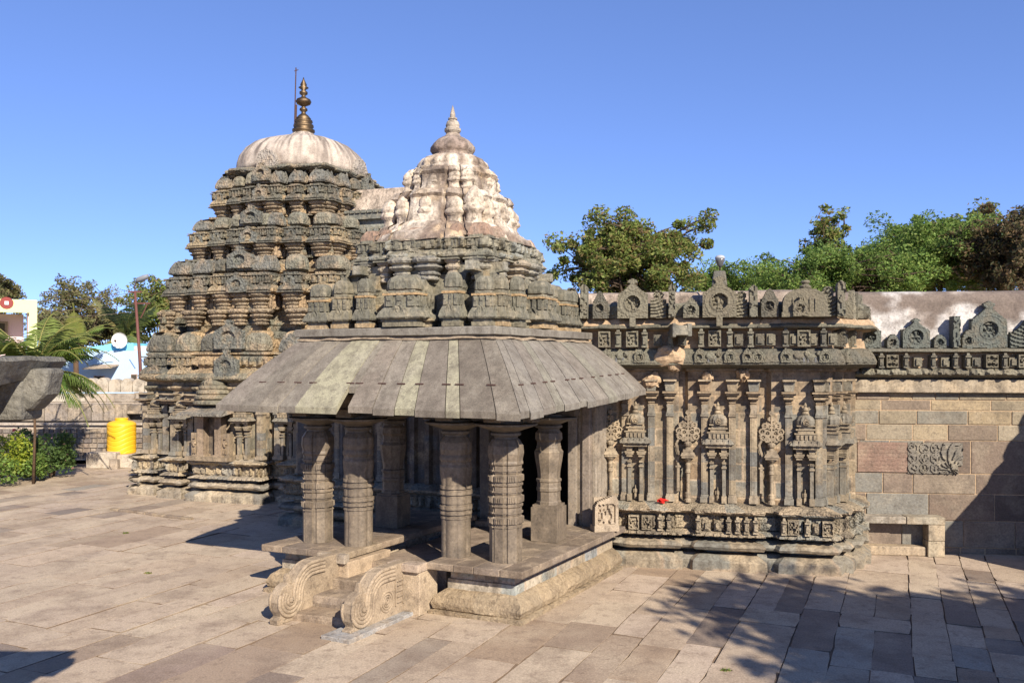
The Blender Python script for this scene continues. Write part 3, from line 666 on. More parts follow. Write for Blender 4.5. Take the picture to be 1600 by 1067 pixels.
lip = MB(); lip.add([(-.68, -.38, 2.22), (.68, -.38, 2.22), (.68, .45, 2.34), (-.68, .45, 2.34), (-.68, -.38, 2.27), (.68, -.38, 2.27), (.50, .3, 2.50), (-.50, .3, 2.50)], [(0, 3, 2, 1), (4, 5, 6, 7), (0, 1, 5, 4), (1, 2, 6, 5), (2, 3, 7, 6), (3, 0, 4, 7)], col=(.20, .18, .145))
mb.merge(lip, (p[0], p[1], 0), TA)
for i, (w_, z) in enumerate([(.98, 2.48), (.90, 2.62), (.82, 2.75), (.72, 2.87), (.60, 2.98), (.44, 3.08), (.25, 3.17)]):
    q = MB(); q.lathe([(w_ * .46, 0), (w_ * .55, .03), (w_ * .55, .08), (w_ * .42, .14)], 20, rf=lambda t: 1 + .04 * math.cos(5 * t * 4), sy=.7, col=rc(TWR)); mb.merge(q, (p[0] + .05, p[1] + .25, z), TA)
mb.build('niche_roof', m_tower, tw)
# plaster-topped spur joining the tower towards the second shrine
mb = MB(); p0 = TL(1.7, -.75)
def spur(x0, x1, y0, y1, z0, z1, col, top=1.0, tx=1.0): mb.box((*TL((x0 + x1) / 2, (y0 + y1) / 2), (z0 + z1) / 2), (x1 - x0, y1 - y0, z1 - z0), TA, col=col, top=top, tx=tx)
spur(1.4, 4.6, -.85, .9, 4.5, 7.55, (.25, .25, .21)); spur(1.4, 4.8, -1.1, 1.1, 5.2, 5.4, (.15, .15, .125)); spur(1.4, 4.9, -1.1, 1.1, 6.3, 6.46, (.16, .16, .13)); spur(1.4, 4.35, -1.0, 1.0, 7.55, 7.72, (.155, .155, .13))
for k in range(12): spur(1.8 + k * .2, 1.93 + k * .2, -.95, -.85, 7.0, 7.35, (.19, .19, .16))
for k in range(14): spur(1.75 + k * .18, 1.88 + k * .18, -1.05, -.95, 7.72, 7.80, (.15, .15, .125))
mb.build('side_spur', m_gstone, tw)
mb = MB(); spur(1.5, 3.75, -.8, .8, 7.72, 8.50, (.42, .34, .26), top=.55, tx=.94); mb.build('spur_hood', m_plaster, tw, bevel=.06)
mb = MB()
for k in range(9): spur(3.62 + random.uniform(-.03, .08), 3.78, -.8 + random.uniform(0, .2), .7, 7.74 + k * .08, 7.81 + k * .08, rc([(1, 1, 1), (.8, .8, .8)]), top=.95)
mb.build('broken_brickwork', m_brick, tw)

# ================================================================== PORCH
po = thing('entrance_porch', 'low open stone porch with sloping slab eaves and thick carved pillars', 'porch', (*PW(-2.3, 1.8), 0))
PCOL = [(.235, .175, .12), (.21, .16, .115), (.255, .195, .13), (.19, .145, .105), (.205, .16, .12)]
def pbox(mb, a0, a1, b0, b1, z0, z1, col=None, ta=0):
    P = [PW(a0, b0), PW(a1, b0), PW(a1, b1), PW(a0, b1)]
    mb.hexa([(x, y, z0) for x, y in P] + [(x, y, z1) for x, y in P], col=col or rc(PCOL)); return mb
def platform(a0, a1, b0, b1):
    # rough battered footing, thin shadowed course, then the overhanging slab
    path = [PW(a0 + .22, b1), PW(a0 + .22, b0 + .22), PW(a1 - .22, b0 + .22), PW(a1 - .22, b1)]
    mb = MB()
    sweep(mb, path, [(.20, -.03), (.20, .045), (.13, .055), (.16, .08), (.17, .16), (.12, .26), (.02, .33), (-.02, .35)], ru=.06, rv=.04, carve=lambda U, Z, O: (fbm(U * 3, Z * 5, 6, 4) - .5) * .14 * (Z > .06), colf=blocks([(.85, .85, .85), (.95, .92, .88), (.75, .75, .74)], .9, 2, 5), jit=.004)
    f_ = mb.build('footing', m_rough, po, smooth=False)
    mb = MB(); sweep(mb, path, [(.0, .33), (.0, .48), (-.03, .49), (-.03, .63)], ru=.05, rv=.05, colf=blocks([(.33, .34, .30), (.42, .36, .27), (.26, .27, .26), (.36, .29, .2)], .4, .5, 8, mortar=(.45, .34, .24)), jit=.004)
    mb.build('footing_course', m_tan, po)
platform(-1.50, 0, 0, 3.75); platform(-4.46, -2.88, 0, 3.75)
def slabs(a0, a1, b0, b1, name):
    mb = MB()
    # edge slabs, then the inner paving of the platform
    def run(lo, hi, n):
        e = [lo + (hi - lo) * k / n + (random.uniform(-.06, .06) if 0 < k < n else 0) for k in range(n + 1)]; return list(zip(e[:-1], e[1:]))
    for s_, e_ in run(b0, b1, 4): pbox(mb, a1 - .34, a1, s_ + .003, e_ - .003, .635, .735 + random.uniform(-.004, .004))
    for s_, e_ in run(a0, a1 - .345, 3): pbox(mb, s_ + .003, e_ - .003, b0, b0 + .42, .635, .737 + random.uniform(-.004, .004))
    for s_, e_ in run(b0 + .425, b1, 7): pbox(mb, a0, a1 - .346, s_ + .003, e_ - .003, .638, .730 + random.uniform(-.004, .004), rc([(.20, .155, .11), (.175, .135, .10)]))
    return mb.build(name, m_slab, po, bevel=.012)
slabs(-1.50, 0, 0, 3.80, 'platform_slab'); slabs(-4.46, -2.88, 0, 3.80, 'platform_slab')
mb = MB(); pbox(mb, -2.9, -1.48, .5, 3.8, .1, .52, (.25, .19, .14)); pbox(mb, -2.9, -1.48, 3.75, 4.1, .5, .62, (.36, .28, .20)); mb.build('passage_floor', m_slab, po)
mb = MB(); pbox(mb, -2.0, -1.48, -.22, .02, .62, .735, (.35, .27, .2)); pbox(mb, -2.96, -2.78, -.06, .98, .0, .62, (.40, .30, .20)); pbox(mb, -3.3, -2.80, -.12, .0, .60, .737, (.34, .28, .21)); pbox(mb, -1.92, -1.50, -.16, .3, .0, .62, (.40, .31, .21)); mb.build('stair_cheek', m_slab, po, bevel=.012)
# steps
def rockbox(a0, a1, b0, b1, z0, z1, c, s):
    mb = MB(); n1, n2 = 24, 8; A = np.linspace(a0, a1, n1)
    prof = [(0, z0), (0, z0 + (z1 - z0) * .5), (.01, z1 - .02), (.03, z1), (.15, z1 + .004), (b1 - b0, z1)]
    G = np.zeros((n1, len(prof), 3))
    for i, a in enumerate(A):
        for j, (bo, z) in enumerate(prof):
            nn = (float(fbm(np.array(a * 4 + s), np.array(z * 6 + bo * 4), s)) - .5)
            x, y = PW(a, b0 + bo + nn * .09); G[i, j] = (x, y, z + (nn * .03 if j > 1 else 0))
    mb.grid(G, np.tile(np.array(c), (n1, len(prof), 1))); return mb
for k, (b0, z0, z1) in enumerate([(-1.02, -.02, .10), (-.62, .06, .25), (-.2, .2, .40)]):
    rockbox(-2.96, -1.92, b0, b0 + 1.0, z0, z1, rc(PCOL), k).build('step', m_slab, po)
pth = MB(); pbox(pth, -2.05, -1.6, -1.55, .2, -.02, .05, (.30, .29, .27)); pth.build('kerb_slab', m_slab, po, bevel=.01)
# scroll balustrades
def balustrade(carved):
    mb = MB(); t = .075
    out = [(-1.30, 0), (0, 0), (0, .74), (-.60, .755), (-.76, .725), (-.90, .63), (-.985, .52), (-1.02, .505), (-1.09, .53), (-1.19, .50), (-1.27, .41), (-1.295, .30), (-1.27, .18), (-1.235, .10), (-1.31, .07)]
    c = (.30, .23, .155)
    mb.add([(-t, y, z) for y, z in out] + [(t, y, z) for y, z in out], [(i, len(out) + i, len(out) + (i + 1) % len(out), (i + 1) % len(out)) for i in range(len(out))],
           [list(range(len(out))), list(range(2 * len(out) - 1, len(out) - 1, -1))], col=c)
    # concentric ribs following the scroll, on both faces
    cy, cz = -1.06, .30
    for k in range(4):
        ra = .40 - k * .052; rr_ = .062 + k * .052
        pts = [(-.36, .325 + ra), (-.48, .33 + ra)] + [(-.60 + ra * math.cos(a), .33 + ra * math.sin(a)) for a in np.linspace(math.pi / 2, math.pi * .97, 12)]
        for a in np.linspace(math.radians(4), math.radians(-250 + 14 * k), 24): pts.append((cy + rr_ * math.cos(a), cz + rr_ * math.sin(a)))
        for sx in (-1, 1): mb.tube([(sx * (t + .008), y, z) for y, z in pts], .029, 8, col=c)
    for sx in (-1, 1):
        q = MB(); q.lathe([(.045, 0), (.04, .04), (.02, .06), (0, .065)], 12, col=c); mb_ = MB(); mb_.merge(q)
        v = np.concatenate(q.V); v = np.stack([sx * (v[:, 2] + t), v[:, 0] + cy, v[:, 1] + cz], 1); mb.add(v, np.concatenate(q.Q), q.P, col=c)
        if carved:
            for r_ in (.03, .065, .10, .14):
                mb.tube([(sx * (t + .002), -.53 + r_ * math.cos(a), .28 + r_ * math.sin(a)) for a in np.linspace(0, 2 * math.pi, 25)], .017, 6, col=c, cap=False)
            for z in (.22, .30, .38, .46, .52): mb.box((sx * (t + .01), -.25, z), (.03, .13, .035), col=c)
            for y in (-.34, -.16): mb.box((sx * (t + .012), y, .37), (.03, .02, .40), col=c)
    # little upright beast on the scroll
    mb.box((0, -1.05, .58), (.10, .09, .14), top=.5, col=c)
    return mb
for a, cv in ((-3.02, False), (-1.83, True)):
    x, y = PW(a, -.02); o = balustrade(cv).build('balustrade', m_slab, po, world=False, loc=(x - BASE[po.name][0], y - BASE[po.name][1], 0), rz=math.atan2(BY, BX) - math.pi / 2, bevel=.008)
    o['label'] = 'scroll ended stair balustrade carved with a round flower' if cv else 'plainer scroll ended stair balustrade'
# pillars
def star(nl, amp, p=1.0):
    def f(t): return 1 - amp * (1 - abs(math.cos(nl * t / 2)) ** p)
    return f
def pillar(kind):
    s = MB((.17, .132, .092)); zt = 2.02
    if kind == 'A':
        pr = [(.235, 0), (.235, .50)]
        for z in (.50, .80, 1.10):
            pr += [(.248, z + .002), (.248, z + .02), (.230, z + .022), (.230, z + .05), (.245, z + .052), (.245, z + .14), (.215, z + .16), (.228, z + .18), (.228, z + .20), (.248, z + .202), (.248, z + .22), (.228, z + .222), (.228, z + .28)]
        pr += [(.25, 1.40), (.25, 1.42), (.24, 1.45), (.26, 1.55), (.25, 1.66), (.20, 1.74), (.18, 1.76)]
        def fac(t):
            a = (t + math.pi / 8) % (math.pi / 4) - math.pi / 8; lim = math.pi / 8 * .80
            return (math.cos(lim * .6) / math.cos(a)) if abs(a) < lim else .90
        s.lathe(pr, 80, rf=fac)
        for zc in (.58, .88, 1.18):
            for k in range(8):
                a = 2 * math.pi * k / 8; s.box((.226 * math.cos(a), .226 * math.sin(a), zc + .02), (.13, .05, .085), a + math.pi / 2)
                for t in (-.035, 0, .035): s.box((.25 * math.cos(a) - t * math.sin(a), .25 * math.sin(a) + t * math.cos(a), zc + .02), (.014, .03, .07), a + math.pi / 2)
    elif kind == 'B':
        pr = [(.225, 0), (.225, .56)]
        z = .56
        for h_, r_ in ((.03, .24), (.03, .215), (.04, .245), (.03, .22), (.05, .25), (.03, .22), (.10, .235), (.03, .22), (.05, .25), (.03, .22), (.04, .245)):
            pr += [(r_, z), (r_, z + h_)]; z += h_ + .002
        pr += [(.225, z), (.245, 1.25), (.25, 1.32), (.235, 1.36), (.235, 1.40), (.25, 1.42), (.25, 1.46), (.235, 1.5), (.25, 1.58), (.24, 1.68), (.19, 1.75), (.18, 1.76)]
        s.lathe(pr, 72, rf=lambda t: 1 - .10 * (1 - abs(math.cos(4 * t)) ** .5))
    else:
        s.box((0, 0, .27), (.44, .44, .54)); s.box((0, 0, .56), (.40, .40, .04))
        s.lathe([(.20, .56), (.20, .62), (.185, .64), (.185, .78), (.20, .80), (.20, .84), (.19, .86), (.19, .93), (.205, .95), (.205, .98), (.18, 1.0), (.185, 1.1), (.22, 1.3), (.235, 1.42), (.20, 1.47), (.20, 1.50), (.19, 1.52), (.19, 1.58), (.22, 1.62), (.215, 1.72), (.16, 1.78)], 8, rot=math.pi / 8)
    c = MB((.13, .108, .08))
    c.lathe([(.17, 1.74), (.17, 1.79), (.22, 1.81), (.22, 1.84), (.19, 1.86), (.26, 1.89), (.40, 1.935), (.46, 1.955), (.46, 1.98), (.30, 1.99), (.30, 2.03)], 32)
    b = MB((.12, .10, .075)); b.box((0, 0, 2.07), (.95, .26, .13), tx=1.06); b.box((0, 0, 2.075), (.26, .95, .12), top=1.06, tx=1)
    return s, c, b
PR = {}
for kd in 'ABC':
    s, c, b = pillar(kd); PR[kd] = (s.mesh('pillar'), c.mesh('capital', False), b.mesh('bracket'))
    for me, mt in zip(PR[kd], (m_col, m_col, m_slab)): me.materials.append(mt)
LAB = ['left front pillar with tiers of small carved blocks', 'bundled pillar with ring bands beside the left front pillar', 'bundled pillar with ring bands right of the steps', 'front corner pillar with tiers of small carved blocks', 'octagonal pillar with a square base near the doorway', 'shaded octagonal pillar behind the left platform']
for i, (a, b, kd) in enumerate([(-3.89, .62, 'A'), (-3.13, .64, 'B'), (-1.50 + .24, .60, 'B'), (-.55, .57, 'A'), (-.67, 2.2, 'C'), (-3.6, 2.2, 'C'), ]):
    if i == 2: a = -1.5 + .12
    x, y = PW(a, b); L0 = (x - BASE[po.name][0], y - BASE[po.name][1], .735)
    o = bpy.data.objects.new('pillar', PR[kd][0]); COL.objects.link(o); o.parent = po; o.location = L0; o.rotation_euler.z = RA + (0 if kd != 'B' else .1); o['label'] = LAB[i]
    for nm, me in (('capital', PR[kd][1]), ('bracket', PR[kd][2])):
        q = bpy.data.objects.new(nm, me); COL.objects.link(q); q.parent = o
# beams and ceiling
mb = MB()
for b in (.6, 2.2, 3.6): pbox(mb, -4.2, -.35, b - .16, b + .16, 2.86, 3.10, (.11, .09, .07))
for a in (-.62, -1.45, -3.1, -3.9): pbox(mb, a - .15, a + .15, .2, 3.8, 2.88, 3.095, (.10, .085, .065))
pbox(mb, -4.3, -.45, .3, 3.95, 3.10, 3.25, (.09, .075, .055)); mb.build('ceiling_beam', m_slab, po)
mb = MB(); pbox(mb, -4.15, -.7, .5, 4.2, 3.25, 3.96, (.2, .17, .13)); mb.build('roof_core', m_slab, po)
# eave of sloping slabs
RC = [(.205, .175, .145), (.19, .165, .14), (.22, .195, .16), (.24, .235, .175), (.26, .25, .18), (.17, .145, .125), (.21, .19, .165)]
def eave(name, t0, t1, b0, b1, n, z_top, zb0, zb1, miss=None, cols=None):
    mb = MB(); cuts = [k / n + (random.uniform(-.3, .3) / n if 0 < k < n else 0) for k in range(n + 1)]; info = []
    if miss: cuts[miss] = cuts[miss + 1] - .034
    for k in range(n):
        u0, u1 = cuts[k] + .0012, cuts[k + 1] - .0012; c = cols[k % len(cols)] if cols else rc(RC); fq = random.uniform(.9, 1.08); c = tuple(v * fq for v in c); dz = random.uniform(-.008, .008)
        vmax = 1.0 + random.uniform(-.022, .012) if k != miss else .74
        ns = 5; rows = []
        for s_ in range(ns + 1):
            v = vmax * s_ / ns; bul = .055 * math.sin(v * math.pi)
            row = []
            uu = (u0, u1)
            if k == miss: pass
            for u in uu:
                ta, tb = t0[0] + (t1[0] - t0[0]) * u, t0[1] + (t1[1] - t0[1]) * u
                ba, bb = b0[0] + (b1[0] - b0[0]) * u, b0[1] + (b1[1] - b0[1]) * u
                zb = zb0 + (zb1 - zb0) * u
                x, y = PW(ta + (ba - ta) * v, tb + (bb - tb) * v); z = z_top + (zb - z_top) * v + bul + dz
                row.append((x, y, z))
            rows.append(row)
        V = []; th = .09
        for (l, r_) in rows: V += [l, r_, (l[0], l[1], l[2] - th), (r_[0], r_[1], r_[2] - th)]
        Q = []
        for s_ in range(ns):
            o = 4 * s_; p = o + 4
            Q += [(o, p, p + 1, o + 1), (o + 2, o + 3, p + 3, p + 2), (o, o + 2, p + 2, p), (o + 1, p + 1, p + 3, o + 3)]
        o = 4 * ns; Q += [(o, o + 2, o + 3, o + 1), (0, 1, 3, 2)]
        mb.add(V, Q, col=c); info.append((u0, u1))
    ob = mb.build(name, m_roof, po); return ob, cuts
g1, b1_, gr = (.25, .235, .17), (.18, .155, .13), (.20, .18, .155)
FC0 = [(.19, .165, .145), (.185, .165, .145), (.20, .175, .15), (.19, .17, .145), (.27, .255, .175), (.19, .17, .14), (.20, .175, .14), (.20, .18, .145), (.275, .265, .19), (.17, .15, .125), (.26, .25, .18), (.155, .135, .11), (.20, .175, .145)]
FC = [(.20, .17, .135), (.185, .16, .125), (.215, .185, .14), (.19, .165, .13), (.31, .285, .19), (.19, .165, .125), (.21, .175, .135), (.215, .185, .145), (.33, .305, .205), (.165, .14, .11), (.29, .265, .18), (.155, .13, .10), (.20, .17, .13)]
ZC = 2.93
e1, c1 = eave('front_eave', (-4.15, .50), (-.68, .50), (-4.75, -.62), (.30, -.62), 13, 3.93, 2.95, ZC, miss=5, cols=FC)
e2, c2 = eave('side_eave', (-.68, .50), (-.68, 3.85), (.30, -.62), (.325, 3.95), 13, 3.93, ZC, 3.10, cols=[(.19, .17, .14), (.20, .18, .15), (.19, .165, .135), (.215, .20, .155), (.195, .175, .145)])
e3, c3 = eave('side_eave', (-4.15, 3.85), (-4.15, .50), (-4.75, 3.95), (-4.75, -.62), 12, 3.93, 2.95, 2.95)
# iron clamps across the joints
CL = Proto('iron_clamp', MB((1, 1, 1)).box((0, 0, 0), (.13, .014, .018)), m_iron)
for k, u in enumerate(c1[1:-1]):
    v = .70; a = -4.15 + 3.47 * u + ((-4.75 + 5.05 * u) - (-4.15 + 3.47 * u)) * v; b = .5 - 1.12 * v
    CL.put(po, (*PW(a, b), 3.93 + (2.94 - 3.93) * v + .055 * math.sin(v * math.pi) + .008), RA)
for k, u in enumerate(c2[1:-1]):
    v = .70; a = -.68 + (.98 + .025 * u) * v; tb = .5 + 3.35 * u; bb = -.62 + 4.57 * u; b = tb + (bb - tb) * v
    o = CL.put(po, (*PW(a, b), 3.93 + (ZC + .17 * u - 3.93) * v + .055 * math.sin(v * math.pi) + .008), math.atan2(BY, BX))
# ledge course above the eave and its mortar fillet
mb = MB(); pth_ = [PW(-4.15, 3.9), PW(-4.15, .5), PW(-.70, .5), PW(-.70, 3.9)]
sweep(mb, pth_, [(-.2, 3.92), (.035, 3.935), (.01, 3.965), (-.02, 4.0)], ru=.06, rv=.03, colf=lambda U, Z: np.ones((*U.shape, 3)), jit=.015); mb.build('mortar_fillet', m_fillet, po)
mb = MB(); sweep(mb, pth_, [(-.3, 3.99), (.03, 3.99), (.05, 4.0), (.05, 4.10), (.03, 4.115), (-.9, 4.12), (-1.6, 4.13)], ru=.12, rv=.06, colf=blocks([(.19, .17, .14), (.21, .19, .155), (.24, .22, .18)], .9, 9, 3), jit=.003)
mb.build('ledge', m_roof, po)

# ================================================================== SECOND (SMALL) TEMPLE TOWER above the porch
SC_ = PW(-2.42, 2.2)
st2 = thing('temple_tower', 'smaller temple tower with whitewashed plaster upper half rising over the porch roof', 'tower', (*SC_, 4.12))
def spl(w): return plan(w, SC_[0], SC_[1], RA + .02)
def SL(x, y): c, d = math.cos(RA + .02), math.sin(RA + .02); return (SC_[0] + x * c - y * d, SC_[1] + x * d + y * c)
mb = MB(); W2 = 1.62
sweep(mb, spl(W2) + [spl(W2)[0]], [(-.10, 4.12), (-.10, 4.2), (-.04, 4.22), (-.06, 4.30), (-.16, 4.34), (-.16, 4.62), (-.22, 4.66), (-.26, 4.95), (-.36, 4.98), (-.36, 5.12)], ru=.05, rv=.04, carve=clutter(9, .03, 4.3, 4.7, 4), colf=blocks(GRY + TWR[:3] + [(.29, .27, .21)], .35, .25, 44), jit=.006)
mb.build('lower_wall', m_gstone, st2)
mb = MB(); W3 = 1.27
sweep(mb, spl(W3) + [spl(W3)[0]], [(-.08, 4.80), (-.08, 5.16), (.06, 5.19), (.10, 5.22), (.10, 5.26), (.05, 5.32), (.03, 5.34), (.06, 5.35), (.06, 5.50), (.0, 5.53), (-.06, 5.54), (-.3, 5.56)], ru=.03, rv=.03,
      carve=summ(teeth(.13, .6, .03, 5.35, 5.5), clutter(18, .03, 5.22, 5.5, 5)), colf=blocks(GRY + [(.30, .28, .22), (.26, .26, .22)], .33, .22, 45), jit=.005)
mb.build('frieze', m_gstone, st2)
MS = [Proto('miniature_shrine', mini_shrine(1.0, 1.0, i), m_gstone) for i in range(3)]
CP2 = [Proto('disc_capital', capital(1.0, 1.0, c), m_gstone) for c in ((.27, .25, .20), (.36, .30, .22), (.22, .21, .18))]
PLC = Proto('disc_capital', capital(1.0, 1.0, (.50, .40, .27)), m_mortar)
c, d = math.cos(RA + .02), math.sin(RA + .02)
CB = Proto('corner_block', cushion(1, 1, 1, 5, (.19, .185, .155), False), m_gstone)
BR = Proto('brick_stub', cushion(1, 1, 1, 5, (.30, .20, .14), False), m_plaster)
EF2 = [Proto('eave_block', eave_frieze(1, 1, 1, i + 7), m_gstone) for i in range(3)]
for (fx, fy, frz, fw) in facets(W2):
    X_ = SC_[0] + fx * c - fy * d; Y_ = SC_[1] + fx * d + fy * c; rz = RA + .02 + frz; nx, ny = math.sin(rz), -math.cos(rz)
    cw = fw * .95 if fw < .9 else fw * .72
    MS[random.randrange(3)].put(st2, (X_ - nx * .02, Y_ - ny * .02, 4.13), rz + random.uniform(-.03, .03), (cw * random.uniform(.95, 1.08), cw * 1.0 if fw < .9 else .5, .84 * random.uniform(.94, 1.04)))
for (fx, fy, frz, fw) in facets(W3):
    X_ = SC_[0] + fx * c - fy * d; Y_ = SC_[1] + fx * d + fy * c; rz = RA + .02 + frz; nx, ny = math.sin(rz), -math.cos(rz)
    cw = min(fw * .92, .42)
    for t in ((-.2, .2) if fw > .7 else (0,)):
        CP2[random.randrange(3)].put(st2, (X_ - nx * .03 + math.cos(rz) * t * 1.1, Y_ - ny * .03 + math.sin(rz) * t * 1.1, 4.86), rz, (cw, cw, .36))
    EF2[random.randrange(3)].put(st2, (X_ - nx * .12, Y_ - ny * .12, 5.17), rz + random.uniform(-.02, .02), (min(fw * 1.0, 1.0), .42, .38))
    BR.put(st2, (X_ - nx * .16, Y_ - ny * .16, 5.53), rz + random.uniform(-.2, .2), (min(fw, .42) * random.uniform(.6, 1), .30, .20 * random.uniform(.5, 1.2)))
# row continuing on the ledge behind, left and right of the little tower
for (a, b, s_) in ((-3.95, .78, .42), (-.92, 3.25, .40), (-.92, 3.62, .36)):
    MS[1].put(st2, (*PW(a, b), 4.12), RA + (R(90) if a > -1 else 0), (s_, s_, .78))
# plaster body
def plast(U, Z): 
    n_ = fbm(U * 1.6, Z * 1.6, 31, 5); lo = np.clip((5.95 - Z) / .5, 0, 1); d_ = np.clip((n_ - .47 + lo * .22) * 6, 0, 1)[..., None]
    o_ = np.clip((fbm(U * 3, Z * 3, 12) - .6) * 8, 0, 1)[..., None]
    cc = np.array((.66, .57, .45)) * (1 - d_) + np.array((.22, .165, .125)) * d_
    return cc * (1 - o_ * .6) + np.array((.55, .40, .24)) * o_ * .6
mb = MB(); stack(mb, spl, [(1.33, 5.48), (1.27, 5.62), (1.12, 5.70), (1.08, 5.78), (.98, 5.84), (.92, 6.22), (.96, 6.27), (.90, 6.36), (.72, 6.41), (.69, 6.46), (.68, 6.64), (.72, 6.70), (.66, 6.78), (.5, 6.82), (.3, 6.84)], .03, .055, plast, rnd=.5)
mb.build('plaster_body', m_plaster, st2, smooth=False)
mb = MB(); TH, Zr = np.meshgrid(np.linspace(0, 2 * math.pi, 129)[:-1], np.arange(13), indexing='ij')
pr = np.array([(.60, 6.74), (.66, 6.78), (.64, 6.82), (.58, 6.84), (.60, 6.88), (.58, 6.94), (.53, 6.99), (.45, 7.03), (.38, 7.05), (.34, 7.06), (.30, 7.07), (.2, 7.07), (0, 7.07)])
rr = pr[Zr, 0] * (1 + .03 * np.cos(TH * 16)) + (fbm(TH * 5, Zr * .8, 3) - .5) * .06; zr = pr[Zr, 1] + (fbm(TH * 3, Zr, 8) - .5) * .03
mb.grid(np.stack([SC_[0] + rr * np.cos(TH), SC_[1] + rr * np.sin(TH), zr], 2), plast(TH * 1.3, zr), wrap=True); mb.build('plaster_shoulder', m_plaster, st2, smooth=True)
pg = MB(); pg.lathe([(.34, 0), (.38, .03), (.38, .10), (.30, .14), (.30, .34), (.42, .40), (.46, .46), (.40, .54), (.34, .57), (.40, .62), (.36, .78), (.22, .90), (.06, 1.0)], 24, rf=lambda t: 1 + .05 * math.cos(4 * t + math.pi), col=(.60, .50, .38))
PGP = Proto('plaster_miniature_shrine', pg, m_plaster, smooth=True)
for (W_, zb, hh, wd_, off_) in ((.98, 5.74, .62, .36, .10), (.70, 6.39, .36, .26, .08)):
    for (fx, fy, frz, fw) in facets(W_):
        X_ = SC_[0] + fx * c - fy * d; Y_ = SC_[1] + fx * d + fy * c; rz = RA + .02 + frz; nx, ny = math.sin(rz), -math.cos(rz)
        if W_ < .8 and fw < .16 and random.random() < .5: continue
        PGP.put(st2, (X_ - nx * off_, Y_ - ny * off_, zb), rz, (wd_ * random.uniform(.85, 1.15), wd_, hh * random.uniform(.8, 1.08)))
mb = MB(); TH, Zr = np.meshgrid(np.linspace(0, 2 * math.pi, 97)[:-1], np.arange(14), indexing='ij')
pr = np.array([(.31, 7.02), (.33, 7.07), (.31, 7.10), (.35, 7.13), (.375, 7.17), (.37, 7.22), (.33, 7.28), (.27, 7.34), (.20, 7.38), (.14, 7.41), (.11, 7.45), (.10, 7.48), (.05, 7.48), (0, 7.48)])
rr = pr[Zr, 0] * (1 + .02 * np.cos(TH * 8)) + (fbm(TH * 5, Zr * .8, 13) - .5) * .03; C = np.tile(np.array((.26, .20, .16)), (*TH.shape, 1)) * (.7 + .7 * fbm(TH * 4, Zr * .7, 3))[..., None]
mb.grid(np.stack([SC_[0] + rr * np.cos(TH), SC_[1] + rr * np.sin(TH), pr[Zr, 1]], 2), C, wrap=True); mb.build('crowning_dome', m_plaster, st2, smooth=True)
mb = MB(); mb.lathe([(.09, 7.44), (.14, 7.50), (.14, 7.54), (.11, 7.56), (.12, 7.60), (.10, 7.66), (.06, 7.69), (.08, 7.70), (.075, 7.725), (.045, 7.735), (.045, 7.79), (.025, 7.87), (.005, 7.94)], 16, (SC_[0], SC_[1], 0), col=(.30, .26, .21)); mb.build('finial', m_plaster, st2)

# ================================================================== HALL
hall = thing('temple_hall', 'carved sandstone hall wall with pilasters and dark gabled parapet right of the porch', 'temple', (3.8, 15.2, 0))
U_ = np.array((.981, -.194))
HP = [(-3.2, 19.5), (-5.25, 19.4), (-5.15, 19.0), (-4.3, 18.7), (-4.1, 18.1), (-2.3, 17.4), PW(-4.0, 4.25), PW(-2.85, 4.25)]
HP2 = [PW(-.92, 4.02), PW(-.55, 3.98), (1.75, 15.30), (2.0, 15.16), (2.96, 14.97), (2.99, 15.10), (3.10, 15.08), (3.13, 14.95), (4.345, 14.70), (4.38, 14.86), (4.50, 14.84), (4.53, 14.68), (5.52, 14.46),
       (5.68, 14.74), (5.80, 14.70), (6.0, 15.05), (6.1, 15.02), (6.32, 15.42), (6.4, 15.40), (6.75, 16.30), (6.95, 17.0)]
pl_col = blocks([(.23, .215, .17), (.28, .225, .15), (.20, .19, .155), (.31, .24, .155), (.19, .155, .11)], .38, .5, 3, mortar=(.36, .27, .175), mw=.01)
for pth0, r0 in ((HP2, .06), (HP, .09)):
    mq = MB(); sweep(mq, pth0, PLA, ru=r0, rv=.05, colf=blocks([(.24, .215, .165), (.27, .22, .15), (.20, .19, .155), (.29, .235, .16)], .55, .9, 3, mortar=(.33, .25, .17), mw=.012), jit=.009); mq.build('plinth_base', m_tan, hall)
mb = MB(); sweep(mb, HP2, PLB, ru=.022, rv=.022, carve=plinth_carve(1), colf=pl_col, jit=.006); mb.build('plinth', m_carved, hall)
mb = MB(); sweep(mb, HP, PLB, ru=.05, rv=.04, carve=plinth_carve(2), colf=pl_col, jit=.006); mb.build('plinth', m_carved, hall)
def offp(path, o): # crude mitred offset of an open path
    P = np.array(path); n = len(P); out = []
    N = []
    for i in range(n - 1): d_ = P[i + 1] - P[i]; N.append(np.array((d_[1], -d_[0])) / np.linalg.norm(d_))
    for i in range(n):
        a = N[i - 1] if i else N[0]; b = N[i] if i < n - 1 else N[-1]; out.append(tuple(P[i] + (a + b) / max(.3, 1 + a @ b) * o))
    return out
def hw(U, Z):
    c0 = blocks(TAN, .26, .30, 13, mortar=(.46, .345, .225), mw=.014)(U, Z)
    hi = np.clip((Z - 2.75) / .1, 0, 1)[..., None] * .55
    s_ = np.clip((fbm(U * 2, Z * 1.4, 21) - .52) * 6, 0, 1)[..., None]
    return (c0 * (1 - hi) + np.array((.30, .21, .13)) * hi) * (1 - s_ * .35)
